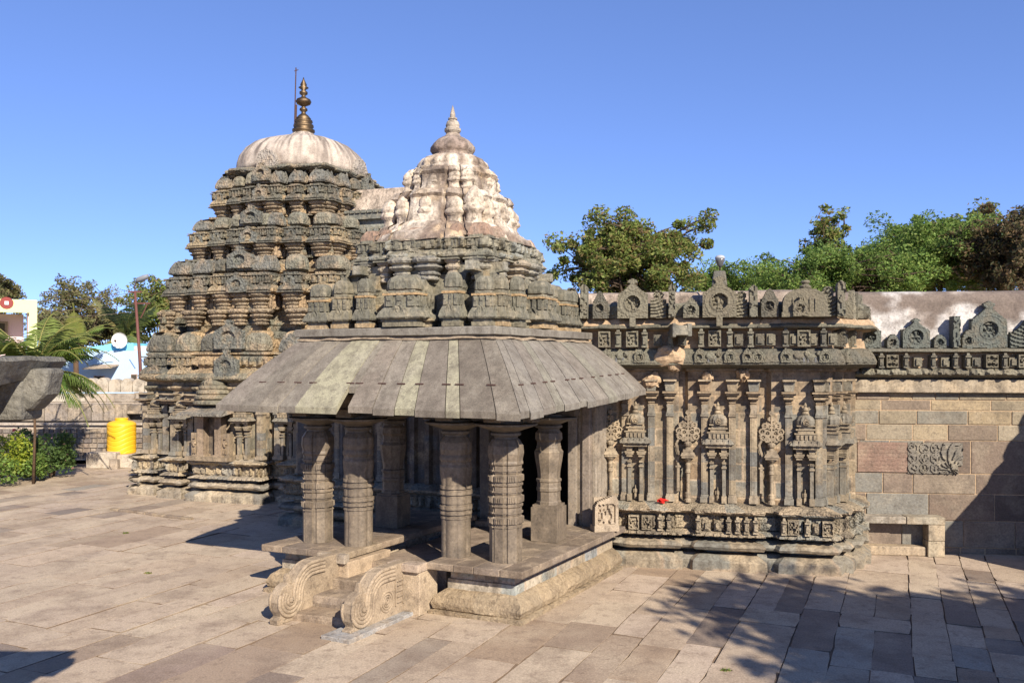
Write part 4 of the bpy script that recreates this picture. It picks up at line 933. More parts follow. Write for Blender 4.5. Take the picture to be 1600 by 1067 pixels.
# simplified wall line (without the tiny notches)
WP2 = [PW(-.92, 4.35), PW(-.88, 4.0), PW(-.6, 3.9), (1.55, 15.62), (2.0, 15.62), (2.98, 15.44), (3.0, 15.56), (3.12, 15.54), (3.14, 15.41), (4.35, 15.16), (4.38, 15.30), (4.5, 15.28), (4.54, 15.13), (5.32, 14.95), (5.42, 15.2), (5.62, 15.16), (5.72, 15.5), (5.92, 15.45), (6.1, 15.9), (6.3, 15.86), (6.75, 17.0)]
WPR = [(0, 1.08), (0, 3.42), (.05, 3.44), (.05, 3.50)]
mb = MB(); sweep(mb, WP2, WPR, ru=.03, rv=.03, carve=lambda U, Z, O: -.006 * ((Z % .3) < .016) + (fbm(U * 6, Z * 6, 3) - .5) * .02, colf=hw, jit=.004); mb.build('wall', m_tan, hall)
WP1 = offp(HP, -.42); mb = MB()
PORCH_SHADE = [(.13, .105, .08), (.11, .10, .09), (.16, .13, .10), (.12, .12, .115)]  # stones behind the porch darkened, its deep shade put into their colour
sweep(mb, WP1, WPR, ru=.05, rv=.05, carve=lambda U, Z, O: (np.abs((U / .34) % 1 - .5) < .22) * .08, colf=blocks(PORCH_SHADE, .3, .3, 5), jit=.004); mb.build('wall', m_tan, hall)
# front doorway: jambs, lintel, dark inside
mb = MB()
for (a0, a1, b0, b1, z0, z1, cc) in [(-.96, -.80, 3.55, 4.3, .62, 3.1, (.27, .22, .165)), (-.80, -.70, 3.62, 4.3, .62, 3.1, (.33, .27, .2)), (-.70, -.56, 3.56, 4.3, .62, 3.1, (.25, .2, .155)), (-.56, -.48, 3.66, 4.3, .62, 3.1, (.30, .25, .19)),
        (-2.95, -2.75, 4.0, 4.4, .5, 3.1, (.16, .13, .1)), (-2.9, -.6, 4.0, 4.4, 2.75, 3.5, (.15, .12, .09))]: pbox(mb, a0, a1, b0, b1, z0, z1, cc)
mb.build('door_frame', m_col, hall, bevel=.012)
mb = MB()
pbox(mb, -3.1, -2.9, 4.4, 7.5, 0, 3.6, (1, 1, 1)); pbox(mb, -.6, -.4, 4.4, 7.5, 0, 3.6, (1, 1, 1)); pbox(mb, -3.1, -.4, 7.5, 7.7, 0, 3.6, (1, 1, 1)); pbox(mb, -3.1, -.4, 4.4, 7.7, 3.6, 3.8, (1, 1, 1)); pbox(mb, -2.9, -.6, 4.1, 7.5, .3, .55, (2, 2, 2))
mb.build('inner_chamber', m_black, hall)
# pilasters
def pilaster(hgt=2.0, wd=.115):
    q = MB(); cs = rc([(.22, .205, .165), (.27, .22, .155)]); z = 0
    q.box((0, -.05, .05), (wd * 1.35, .13, .10), col=cs); q.box((0, -.045, .12), (wd * 1.15, .11, .04), col=cs)
    zz0 = .14
    while zz0 < hgt * .75 - .02:
        hh = min(random.uniform(.22, .36), hgt * .75 - zz0); cc_ = rc([(.20, .185, .15), (.26, .21, .145), (.165, .16, .14), (.29, .23, .15)])
        q.box((0, -.04, zz0 + hh / 2), (wd, .10, hh - .012), col=cc_); q.box((0, -.07, zz0 + hh / 2), (wd * .6, .05, hh - .010), col=cc_); zz0 += hh
    q.box((0, -.035, hgt * .43), (wd * .97, .10, hgt * .66), col=(.42, .32, .21)); q.box((0, -.066, hgt * .43), (wd * .55, .05, hgt * .62), col=(.40, .30, .19))
    q.box((0, -.05, hgt * .765), (wd * 1.25, .13, .03), col=cs); q.prism([(-wd * .6, 0), (wd * .6, 0), (wd * .48, .05), (wd * .45, .10), (wd * .55, .17), (-wd * .55, .17), (-wd * .45, .10), (-wd * .48, .05)], -.115, .02, ax='y', col=cs)
    v = q.V[-1]; v[:, 2] += hgt * .775
    z = hgt * .775 + .17
    for (r_, h_, dd) in ((.85, .03, .10), (1.0, .02, .12), (.7, .03, .09), (1.25, .025, .14), (1.6, .035, .18), (1.2, .03, .14), (1.9, .035, .22), (2.3, .03, .26)):
        q.box((0, -dd / 2 + .02, z + h_ / 2), (wd * r_, dd, h_), col=(.27, .20, .125)); z += h_
    q.box((0, -.07, z + .09), (wd * 1.3, .16, .17), top=.9, tx=1.35, col=rc(TAN)); z += .18
    q.box((0, -.10, z + .015), (wd * 2.0, .24, .03), col=(.38, .30, .2))
    return q, z + .03
PIL = [Proto('pilaster', pilaster()[0], m_tan) for _ in range(5)]
def wall_at(px):                            # point on the hall wall seen at photo column px, its angle
    dr = np.array(((px - 800) / F, 1.0)); best = None
    P = [(1.3, 15.68), (2.0, 15.62), (2.98, 15.43), (3.14, 15.41), (4.35, 15.16), (4.54, 15.13), (5.32, 14.95)]
    for p, q in zip(P[:-1], P[1:]):
        p = np.array(p); e = np.array(q) - p; A_ = np.array([[dr[0], -e[0]], [dr[1], -e[1]]]); t, s_ = np.linalg.solve(A_, p)
        if -.02 <= s_ <= 1.02: best = (dr * t, math.atan2(e[1], e[0]))
    return best
for i, px in enumerate((977, 1018, 1047, 1101, 1144, 1177, 1232, 1287, 1312)):
    b = wall_at(px)
    if b is None: b = (np.array((5.30, 14.95)), R(-11))
    PIL[i % 5].put(hall, (b[0][0], b[0][1], 1.12), b[1], (1, 1, 1))
for (x, y, rz) in ((5.36, 15.0, R(62)), (5.68, 15.3, R(62)), (6.0, 15.65, R(62))): PIL[1].put(hall, (x, y, 1.12), rz, (1, 1, 1))
for t in np.linspace(.05, .95, 7):           # on the shaded left stretch beside the porch
    p = np.array(WP1[4]) * (1 - t) + np.array(WP1[5]) * t; PIL[2].put(hall, (p[0], p[1], 1.12), math.atan2(WP1[5][1] - WP1[4][1], WP1[5][0] - WP1[4][0]))
for t in (.1, .5, .9):
    p = np.array(WP1[2]) * (1 - t) + np.array(WP1[3]) * t; PIL[0].put(hall, (p[0], p[1], 1.12), math.atan2(WP1[3][1] - WP1[2][1], WP1[3][0] - WP1[2][0]))
# wall shrines: paired colonnettes, carved cornice, little tower with finial
def aedicule():
    q = MB(); c_ = (.28, .225, .15); g_ = (.20, .18, .14)
    for sx in (-1, 1):
        q.box((sx * .105, -.07, .06), (.085, .14, .12), col=c_); q.box((sx * .105, -.065, .40), (.06, .10, .62), col=g_)
        for z, w_ in ((.62, .085), (.70, .075), (.80, .10), (.84, .14), (.87, .17)): q.box((sx * .105, -.075, z), (w_, .14, .028), col=c_)
        q.box((sx * .105, -.07, .93), (.09, .14, .08), top=1, tx=1.3, col=c_)
    relief(q, .13, .26, figure(.13, .26, 1), .012, back=-.01, col=c_); q.V[-1][:, 2] += .02
    q.box((0, -.10, 1.0), (.42, .22, .05), col=c_)
    cs = MB(); cs.merge(cushion(.50, .34, .12, 3, g_, False)); 
    for k in range(5): cs.box((-.2 + k * .1, -.165, .05), (.05, .05, .09), top=.6, col=g_)
    q.merge(cs, (0, -.08, 1.03))
    q.box((0, -.09, 1.18), (.34, .22, .09), col=g_)
    for k in range(5): q.box((-.14 + k * .07, -.21, 1.18), (.04, .03, .08), col=c_)
    q.box((0, -.09, 1.24), (.38, .25, .02), col=c_); q.box((0, -.08, 1.275), (.26, .18, .05), col=c_); q.box((0, -.08, 1.31), (.33, .22, .025), col=c_); q.box((0, -.08, 1.345), (.22, .15, .045), col=g_)
    q.box((0, -.09, 1.375), (.30, .2, .02), col=c_)
    q.lathe([(.14, 0), (.15, .03), (.15, .09), (.12, .14), (.07, .17), (.04, .18)], 24, (0, -.07, 1.385), rf=lambda t: 1 + .05 * math.cos(12 * t), col=g_)
    k0 = MB(); relief(k0, .12, .12, kudu_f(.12, .12, .03, 3, False), .012, col=c_); q.merge(k0, (0, -.20, 1.39))
    q.lathe([(.04, 0), (.065, .02), (.05, .05), (.03, .06), (.05, .08), (.045, .11), (.02, .14), (.03, .16), (.01, .21)], 12, (0, -.07, 1.56), col=c_)
    return q
AE = Proto('wall_shrine', aedicule(), m_tan)
for px in (993, 1121, 1257): b = wall_at(px); AE.put(hall, (b[0][0], b[0][1] - .02, 1.12), b[1], (1, 1, 1))
for (x, y) in ((5.53, 15.15), (5.88, 15.5)): AE.put(hall, (x, y, 1.12), R(62), (1, 1, 1))
# scroll topped colonnettes in the recesses
def scroll_f(X, Z):
    T = np.full_like(X, -1.0)
    def ring(cx, cz, r, t, d):
        nonlocal T
        rr_ = np.hypot(X - cx, Z - cz); T = np.maximum(T, np.where(np.abs(rr_ - r) < t, d, -1.)); T = np.maximum(T, np.where(rr_ < t * .9, d * .9, -1.))
    for sx in (-1, 1):
        ring(sx * .14, .10, .045, .020, .07); ring(sx * .155, .20, .045, .02, .07); ring(sx * .07, .17, .045, .018, .06); ring(sx * .11, .30, .04, .018, .06); ring(sx * .04, .29, .035, .016, .06); ring(sx * .03, .42, .028, .016, .05); ring(sx * .07, .06, .04, .02, .06)
    T = np.maximum(T, np.where((np.abs(X) < .016) & (Z < .5), .06, -1.)); T = np.maximum(T, np.where(np.hypot(X / .05, (Z - .52) / .05) < 1, .06, -1.))
    T = np.maximum(T, np.where(np.hypot(X / .17, (Z - .2) / .2) < 1, .018, -1.))
    return T
def colonnette():
    q = MB(); c_ = (.29, .23, .155)
    q.lathe([(.06, 0), (.06, .05), (.045, .06), (.055, .10), (.055, .16), (.03, .18), (.032, .50), (.05, .52), (.045, .56), (.035, .58), (.05, .66), (.03, .70), (.07, .74), (.09, .76), (.06, .78)], 12, (0, -.10, 0), col=c_)
    q.box((0, -.10, .80), (.22, .20, .04), col=c_); q.box((0, -.10, .85), (.26, .22, .06), top=.8, col=c_); q.box((0, -.10, .90), (.17, .16, .06), col=c_)
    q.lathe([(.06, .93), (.035, .97), (.06, 1.0), (.07, 1.04), (.04, 1.07)], 12, (0, -.10, 0), col=c_)
    r0 = MB(); relief(r0, .46, .60, scroll_f, .011, col=c_); q.merge(r0, (0, -.04, 1.06))
    q.tube([(-.17, -.07, .62), (-.19, -.07, .72), (-.15, -.08, .82), (-.19, -.08, .92), (-.21, -.08, 1.02), (-.16, -.08, 1.12), (-.20, -.08, 1.2)], .026, 6, col=c_)
    q.box((-.17, -.05, .40), (.05, .07, .44), col=c_); q.box((-.17, -.05, .62), (.09, .09, .03), col=c_)
    return q
CN = Proto('scroll_colonnette', colonnette(), m_tan)
for px in (954, 1075, 1205): b = wall_at(px); CN.put(hall, (b[0][0], b[0][1] + .0, 1.12), b[1], (1, 1, 1))
def tower_put(pr, x, y, k, sc):
    c_, d_ = math.cos(k * math.pi / 2), math.sin(k * math.pi / 2); X_, Y_ = x * c_ - y * d_, x * d_ + y * c_
    pr.put(tw, (*TL(X_, Y_), 1.10), TA + k * math.pi / 2, sc)
for k, xs_ in ((0, (-2.95, -2.3, -1.88, -1.33, -.95, .95, 1.33, 1.88, 2.3, 2.95)), (3, (-2.95, -2.3, -1.88, -1.33, -.95, .95, 1.33, 1.88, 2.3, 2.95)), (1, (-2.95, -2.3, -1.88, -1.33))):
    for n_, x in enumerate(xs_):
        y = -3.42 * (.88 if abs(x) > 2.2 else .94 if abs(x) > 1.2 else 1.0); tower_put(PIL[n_ % 5], x, y - .06, k, (1.5, 1.5, .76))
for k, x, y in ((0, -2.62, -3.05), (0, -1.6, -3.28), (0, .45, -3.5), (0, 2.62, -3.05), (0, 1.6, -3.28), (3, -2.62, -3.05), (3, 1.6, -3.28), (3, 2.62, -3.05), (3, 0, -3.5)): tower_put(AE, x, y, k, (1.15, 1.2, .95))
# upper cornice, friezes and parapet follow the wall line
CP = [(.3, 15.95), (2.0, 15.60), (2.96, 15.42), (3.0, 15.52), (3.10, 15.50), (3.13, 15.39), (4.35, 15.15), (4.40, 15.27), (4.50, 15.25), (4.53, 15.11), (5.38, 14.93), (5.55, 15.25), (5.75, 15.2), (6.0, 15.7), (6.2, 15.66), (6.8, 17)]
def kap_carve(U, Z, O):
    k = np.floor(U / .27); ph = U / .27 - k; on = _h(k, k * 0, 2) < .62
    r = np.hypot((ph - .5) * .27, Z - 3.66); arch = np.where(on, ((r < .085) * .05 + (np.abs(r - .055) < .012) * .02 + ((np.abs(ph - .5) < .16) & (Z > 3.7)) * .045), 0)
    low = (Z > 3.56) & (Z < 3.84)
    return clutter(30, .016, 3.58, 3.83, 8)(U, Z) * low
mb = MB(); sweep(mb, CP, [(.03, 3.47), (.22, 3.51), (.33, 3.545), (.36, 3.55), (.36, 3.60), (.34, 3.66), (.30, 3.74), (.24, 3.81), (.14, 3.84), (.10, 3.86)], ru=.02, rv=.018, carve=kap_carve, colf=blocks(GRY, .9, 9, 3), jit=.004)
mb.build('eave_cornice', m_grey, hall)
CG = [Proto('cornice_gable', kudu(.20 + .03 * i, .25, .05, 11 + i, .013, False, col=rc(GRY)), m_grey) for i in range(2)]
mb = MB(); sweep(mb, CP, [(.0, 3.83), (.16, 3.84), (.14, 3.90), (.10, 4.05), (.12, 4.14), (.26, 4.17), (.30, 4.19)], ru=.05, rv=.04, carve=lambda U, Z, O: (fbm(U * 5, Z * 6, 5) - .5) * .07, colf=lambda U, Z: np.ones((*U.shape, 3)), jit=.006)
mb.build('mortar_band', m_mortar, hall)
mb = MB(); sweep(mb, CP, [(.10, 4.165), (.34, 4.17), (.38, 4.19), (.38, 4.215), (.35, 4.23), (.33, 4.25), (.20, 4.26)], ru=.06, rv=.03, colf=blocks(GRY, .8, 9, 6), carve=lambda U, Z, O: (vn(U * 2.5, Z * 0, 2) - .5) * .06, jit=.008)
mb.build('thin_ledge', m_grey, hall)
mb = MB(); sweep(mb, CP, [(.25, 4.22), (.34, 4.23), (.28, 4.32), (.16, 4.40), (.10, 4.44)], ru=.05, rv=.04, carve=lambda U, Z, O: (fbm(U * 3.4, Z * 3, 15) - .5) * .16, colf=lambda U, Z: np.ones((*U.shape, 3)), jit=.006)
mb.build('mortar_band', m_mortar, hall)
mb = MB(); sweep(mb, CP, [(.12, 4.36), (.24, 4.37), (.24, 4.58), (.20, 4.62), (.10, 4.64)], ru=.04, rv=.03, carve=clutter(14, .03, 4.38, 4.6, 6), colf=blocks(GRY, .5, 9, 8), jit=.006); mb.build('parapet_curtain', m_grey, hall)
def cp_at(px, off):
    dr = np.array(((px - 800) / F, 1.0)); P = offp([(.3, 15.95), (2.0, 15.60), (2.98, 15.41), (4.36, 15.14), (5.38, 14.93), (6.0, 15.8)], off)
    for p, q in zip(P[:-1], P[1:]):
        p = np.array(p); e = np.array(q) - p; t, s_ = np.linalg.solve(np.array([[dr[0], -e[0]], [dr[1], -e[1]]]), p)
        if -.01 <= s_ <= 1.01 and t > 0: return dr * t, math.atan2(e[1], e[0])
    return None
for i, px in enumerate((948, 1000, 1093, 1141, 1168, 1185, 1228, 1290, 1322)):
    b = cp_at(px, .36)
    if b: CG[i % 2].put(hall, (b[0][0], b[0][1] + .02, 3.585), b[1], 1)
for i, px in enumerate((972, 1116, 1254, 1272)):
    b = cp_at(px, .31); q = MB(); blob(q, (-.05, -.02, .08), (.10, .05, .07), .3, i, rc(GRY)); blob(q, (.07, -.03, .13), (.05, .05, .05), .3, i + 4, rc(GRY)); q.box((-.10, -.03, .03), (.03, .05, .08)); q.box((.02, -.03, .03), (.03, .05, .08)); q.V[-1][:] = q.V[-1]; q.C[-1][:] = .16; q.C[-2][:] = .16
    q.build('cornice_beast', m_grey, hall, world=False, loc=(b[0][0] - BASE[hall.name][0], b[0][1] - BASE[hall.name][1], 3.60), rz=b[1])
# frieze of separate little blocks
def fblock(w_, seed, mode):
    q = MB(); c_ = rc(GRY)
    if mode == 0:       # narrow figure post
        q.box((0, -.05, .13), (w_ * .7, .16, .26), col=c_); q.box((0, -.14, .12), (w_ * .45, .05, .14), col=c_); q.box((0, -.14, .24), (w_ * .8, .06, .035), col=c_); q.box((0, -.14, .01), (w_ * .8, .06, .035), col=c_); q.box((0, -.12, .29), (w_ * .5, .1, .05), top=.6, col=c_)
    elif mode == 1:     # framed panel with figures
        q.box((0, -.03, .14), (w_, .12, .28), col=c_)
        relief(q, w_, .28, lambda X, Z: np.where((np.abs(X) > w_ * .4) | (Z < .03) | (Z > .25), .06, .012 + .055 * (vn(X * 36 + seed, Z * 26, seed) > .5)), .013, back=-.09, col=c_)
    else:
        q.box((0, -.03, .12), (w_ * .9, .10, .20), col=c_); q.box((0, -.07, .12), (w_ * .5, .09, .13), col=c_); q.box((w_ * .3, -.06, .12), (w_ * .35, .05, .03), col=c_)
    return q
FP = [[Proto('plinth_block', fblock(w_, s_ * 5 + m_, m_), m_carved) for s_ in range(2)] for m_, w_ in ((0, .13), (1, .2), (2, .15))]
for row_ in FP:
    for p_ in row_: p_.me.color_attributes['col'].data.foreach_set('color', np.tile(np.array((.27, .22, .15, 1)) * random.uniform(.8, 1.15), len(p_.me.vertices)))
FB = [[Proto('frieze_block', fblock(w_, s_ * 3 + m_, m_), m_grey) for s_ in range(2)] for m_, w_ in ((0, .13), (1, .21), (2, .16))]
for i, (px, m_) in enumerate([(945, 1), (967, 0), (988, 1), (1008, 0), (1028, 2), (1048, 0), (1066, 2), (1095, 0), (1116, 1), (1140, 0), (1154, 2), (1172, 0), (1187, 2), (1204, 2), (1226, 0), (1240, 2), (1255, 1), (1270, 2), (1285, 0), (1300, 2), (1313, 2), (1322, 0)]):
    b = cp_at(px, .20)
    if b: FB[m_][i % 2].put(hall, (b[0][0], b[0][1], 3.86 + random.uniform(-.005, .005)), b[1] + random.uniform(-.03, .03), 1)
for k in range(5): FB[k % 3][0].put(hall, (5.62 + k * .12, 15.02 + k * .2, 3.86), R(58), 1)
u_ = .1
for (p, q_) in (((2.07, 15.20), (2.93, 15.03)), ((3.16, 14.98), (4.32, 14.74)), ((4.56, 14.70), (5.50, 14.50)), ((5.60, 14.72), (6.30, 15.75))):
    p = np.array(p); q_ = np.array(q_); e = q_ - p; l = np.linalg.norm(e); e = e / l; t = .07; nn = np.array((e[1], -e[0])); k = 0
    while t < l - .05:
        m_ = random.choice((0, 1, 2, 0)); c0 = p + e * t - nn * .155; FP[m_][k % 2].put(hall, (c0[0], c0[1], .655), math.atan2(e[1], e[0]), (.9, 1, .88)); t += (.15, .23, .18)[m_]; k += 1
# parapet of gabled panels
PB = MB()
def panel(px, w_, ztop, kind, seed, off=.34, name='gable_panel'):
    b = cp_at(px, off)
    if not b: return
    h_ = ztop - 4.36; c_ = rc(GRY); q = MB()
    if kind == 'k':
        q.merge(kudu(w_, h_, .12, seed, .018, col=c_)); q.box((0, -.06, -.07), (.10, .12, .16), col=c_); name = 'gable_panel'
    elif kind == 's':
        q.merge(kudu(w_, h_, .10, seed, .018, knob=False, col=c_)); name = 'small_gable'
    elif kind == 'p':
        relief(q, w_, h_, lambda X, Z: np.where(Z < h_ * (.93 + .07 * np.cos(X * 30)), .20 + .03 * (vn(X * 30, Z * 24, seed) > .5), -1), .02, col=c_); q.box((0, .02, h_ * .45), (w_ * .96, .1, h_ * .88), col=c_); name = 'upright_slab'
    elif kind == 'v':   # panel with curled volute on top
        relief(q, w_, h_, lambda X, Z: np.where((Z < h_ * .66) | (np.hypot(X, Z - h_ * .8) < h_ * .2), .06 + .035 * (np.sin(np.hypot(X + .1, Z - h_) * 110) > 0) - .02 * (np.abs(np.hypot(X, Z - h_ * .8) - h_ * .1) < .015), -1), .018, col=c_); q.box((0, .03, h_ * .3), (w_ * .95, .08, h_ * .6), col=c_); name = 'scroll_panel'
    elif kind == 'e':   # low barrel block like a draped elephant back
        n_ = 16; V = []
        for yy in (-.20, .10):
            for t in range(n_ + 1):
                a = math.pi * t / n_; V.append((-math.cos(a) * w_ * .5, yy, h_ * .22 + math.sin(a) ** .6 * h_ * .62))
        V += [(-w_ * .5, -.20, 0), (w_ * .5, -.20, 0)]
        N_ = n_ + 1; q.add(V, [(t, t + 1, N_ + t + 1, N_ + t) for t in range(n_)], [[2 * N_, 2 * N_ + 1] + list(range(n_, -1, -1))], col=c_)
        for k in range(5): q.tube([(-.2 + .09 * k, -.205, .04), (-.2 + .09 * k, -.215, h_ * .5), (-.18 + .09 * k, -.10, h_ * .82)], .012, 5, col=c_)
        q.box((0, .0, .03), (w_ * 1.05, .46, .08), col=c_); k0 = kudu(.28, h_ * .62, .07, 7, .018, col=c_); q.merge(k0, (-.08, -.22, 0)); q.lathe([(.09, 0), (.1, .03), (.05, .06), (.08, .10), (.06, .13)], 12, (.02, -.05, h_ * .86), col=c_); name = 'barrel_roof_block'
    q.build(name, m_grey, hall, world=False, loc=(b[0][0] - BASE[hall.name][0], b[0][1] - BASE[hall.name][1], 4.36), rz=b[1] + random.uniform(-.02, .02))
for a in [(893, .40, 4.93, 'v', 1), (914, .12, 4.98, 'p', 2), (938, .28, 4.86, 's', 3), (989, .56, 5.05, 'k', 4), (1029, .27, 4.86, 'v', 5), (1050, .11, 4.96, 'p', 6), (1080, .30, 4.72, 's', 7), (1124, .60, 5.06, 'k', 8, .40), (1158, .2, 4.82, 'v', 9), (1176, .13, 4.92, 'p', 10),
          (1202, .32, 4.86, 's', 11), (1256, .72, 4.92, 'e', 12, .36), (1293, .24, 4.88, 'v', 13), (1312, .12, 4.97, 'p', 14)]: panel(*a)
# lifted centre stone of the great gable
b = cp_at(1124, .38); mb = MB(); mb.box((b[0][0], b[0][1], 5.03), (.26, .2, .26), b[1], top=.75, col=(.14, .135, .115)); mb.build('gable_crown', m_grey, hall, bevel=.02)
# side parapets turning the corner
for k in range(3):
    q = kudu(.34, .5, .1, k, .022, col=rc(GRY)); q.build('gable_panel', m_grey, hall, world=False, loc=(5.86 + k * .27 - BASE[hall.name][0], 15.05 + k * .5 - BASE[hall.name][1], 4.34), rz=R(62))
# rounded parapet core behind
BP = [(.0, 16.1), (2.0, 15.75), (5.2, 15.1), (5.6, 15.7), (6.2, 16.75)]
mb = MB(); sweep(mb, BP, [(.10, 4.35), (.05, 4.60), (.03, 4.74), (-.06, 4.84), (-.3, 4.88), (-.7, 4.85), (-.9, 4.6)], ru=.08, rv=.06, carve=lambda U, Z, O: (fbm(U * 2, Z * 3, 5) - .5) * .06, colf=lambda U, Z: np.ones((*U.shape, 3)) * np.array((.34, .27, .21)) * (.5 + 1.0 * fbm(U * 2.2, Z * 3, 6))[..., None], jit=.006)
mb.build('parapet_core', m_plaster, hall, smooth=True)
mb = MB(); mb.prism([(-.4, 17.0), (.2, 16.3), (2.0, 15.95), (5.1, 15.3), (5.9, 17.0), (6.6, 20.5), (-3.5, 23), (-4.6, 19.6), (-2.2, 18.2)], 3.2, 4.5, col=(.28, .23, .18)); mb.build('roof', m_slab, hall)
# waterspout stone and fallen-plaster patch below it
b = cp_at(1060, .45); mb = MB()
mb.box((b[0][0], b[0][1] - .12, 4.13), (.22, .60, .17), b[1] + .1, top=.9, col=(.16, .15, .12)); mb.box((b[0][0] - .12, b[0][1] - .1, 4.13), (.06, .62, .24), b[1] + .1, col=(.15, .14, .115)); mb.box((b[0][0] + .14, b[0][1] - .02, 4.14), (.08, .5, .22), b[1] + .2, col=(.17, .16, .13)); mb.build('water_spout', m_gstone, hall, bevel=.015)
b = cp_at(1050, .38); mb = MB(); blob(mb, (b[0][0] + .02, b[0][1] + .12, 3.70), (.27, .16, .17), .35, 4, fr=1.6); blob(mb, (b[0][0] + .08, b[0][1] + .14, 3.56), (.13, .12, .14), .35, 6, fr=1.6); mb.build('plaster_patch', m_mortar, hall)
# lotus-like plaster bosses under the eave
for k, (px, zb, rr_) in enumerate(((1019, 3.25, .15), (1152, 3.36, .11), (1098, 3.33, .10))):
    b = wall_at(px); mb = MB(); blob(mb, (b[0][0] + (.08 if k else 0), b[0][1] - .06, zb), (rr_, .14, rr_ * 1.05), .4, 9 + k, fr=2.5); mb.build('plaster_boss', m_mortar, hall)

# ================================================================== RIGHT COURTYARD WALL
rw = thing('courtyard_wall', 'tall ashlar courtyard wall with whitewashed top at the right edge', 'wall', (9, 16.2, 0))
RP0 = np.array((6.2, 16.44)); RD = np.array((.9936, -.1128)); RRZ = math.atan2(RD[1], RD[0])
def rwat(px):
    dr = np.array(((px - 800) / F, 1.0)); t, s_ = np.linalg.solve(np.array([[dr[0], -RD[0]], [dr[1], -RD[1]]]), RP0); return dr * t, s_
def rbox(mb, s0, s1, o0, o1, z0, z1, col): # o = outward (towards camera) from wall face
    n_ = np.array((RD[1], -RD[0])); P = [RP0 + RD * s0 + n_ * o1, RP0 + RD * s1 + n_ * o1, RP0 + RD * s1 + n_ * o0, RP0 + RD * s0 + n_ * o0]
    mb.hexa([(p[0], p[1], z0) for p in P] + [(p[0], p[1], z1) for p in P], col=col)
mb = MB(); rows = [(0.0, .12), (.12, .62), (.62, 1.12), (1.12, 1.50), (1.50, 2.12), (2.12, 2.42), (2.42, 2.68), (2.68, 2.88), (2.88, 3.02)]
RWC = [(.28, .22, .14), (.24, .195, .13), (.20, .18, .14), (.30, .23, .14), (.19, .145, .105), (.26, .215, .15)]
DW = [(.155, .115, .085), (.18, .135, .10), (.125, .095, .075), (.21, .165, .12)]  # low blocks coloured darker where the wall lies in shadow
for r_, (z0, z1) in enumerate(rows):
    s_ = -.2
    while s_ < 7:
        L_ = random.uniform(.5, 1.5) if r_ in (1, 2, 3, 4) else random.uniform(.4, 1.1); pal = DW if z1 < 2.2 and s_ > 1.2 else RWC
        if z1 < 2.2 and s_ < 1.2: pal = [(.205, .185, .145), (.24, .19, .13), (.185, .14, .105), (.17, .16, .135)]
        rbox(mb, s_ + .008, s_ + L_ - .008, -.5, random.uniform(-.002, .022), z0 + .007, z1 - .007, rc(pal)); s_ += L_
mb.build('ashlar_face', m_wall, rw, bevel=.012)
mb = MB(); rbox(mb, -.3, 7, -.5, -.006, 0, 3.9, (1, 1, 1)); mb.build('mortar_core', m_mortar, rw)
mb = MB(); rbox(mb, .0, 7, -.3, .14, 3.02, 3.27, (.34, .28, .2)); mb.build('string_course', m_tan, rw, bevel=.015)
RWP = [tuple(RP0 + RD * -.3), tuple(RP0 + RD * 7)]
mb = MB(); sweep(mb, RWP, [(.04, 3.27), (.20, 3.33), (.26, 3.35), (.26, 3.39), (.20, 3.46), (.10, 3.48)], ru=.03, rv=.02, carve=summ(clutter(16, .04, 3.36, 3.5, 3), lambda U, Z, O: (np.hypot(((U / .28) % 1 - .5) * .28, Z - 3.42) < .07) * .05), colf=blocks(GRY, .8, 9, 2), jit=.004); mb.build('eave_cornice', m_grey, rw)
mb = MB(); sweep(mb, RWP, [(.10, 3.46), (.08, 3.75), (.16, 3.78)], ru=.05, rv=.04, carve=lambda U, Z, O: (fbm(U * 4, Z * 6, 5) - .5) * .08, colf=lambda U, Z: np.ones((*U.shape, 3)), jit=.006); mb.build('mortar_band', m_mortar, rw)
mb = MB(); sweep(mb, RWP, [(.06, 3.76), (.26, 3.775), (.28, 3.79), (.26, 3.83), (.05, 3.86)], ru=.06, rv=.03, colf=blocks(GRY, .8, 9, 6), carve=lambda U, Z, O: (vn(U * 2.5, Z * 0, 2) - .5) * .05, jit=.006); mb.build('thin_ledge', m_grey, rw)
def limew(U, Z):
    n_ = fbm(U * 1.5 + 3, Z * 2.2, 41, 5); t_ = np.clip((Z - 4.35) / .5, 0, 1); d_ = np.clip((n_ - .53 + t_ * .34) * 7, 0, 1)[..., None]; o_ = np.clip((fbm(U * 1.7, Z * 2, 8) - .52) * 6, 0, 1)[..., None] * .55
    cc = np.array((.52, .49, .45)) * (1 - o_) + np.array((.38, .30, .23)) * o_
    return cc * (1 - d_) + np.array((.165, .13, .105)) * d_
mb = MB(); sweep(mb, RWP, [(-.02, 3.80), (-.03, 4.75), (-.07, 4.86), (-.16, 4.92), (-.4, 4.95), (-.6, 4.9)], ru=.05, rv=.05, carve=lambda U, Z, O: (fbm(U * 2, Z * 2, 5) - .5) * .05, colf=limew, jit=.004); mb.build('plaster_top', m_limewash, rw, smooth=True)
for i, (px, m_) in enumerate([(1370, 0), (1387, 1), (1408, 0), (1428, 2), (1450, 0), (1470, 2), (1484, 0), (1503, 0), (1518, 2), (1540, 1), (1560, 0), (1575, 2), (1590, 1)]):
    p, s_ = rwat(px); n_ = np.array((RD[1], -RD[0])); FB[m_][i % 2].put(rw, (p[0] + n_[0] * .14, p[1] + n_[1] * .14, 3.49), RRZ, (1, 1, .85))
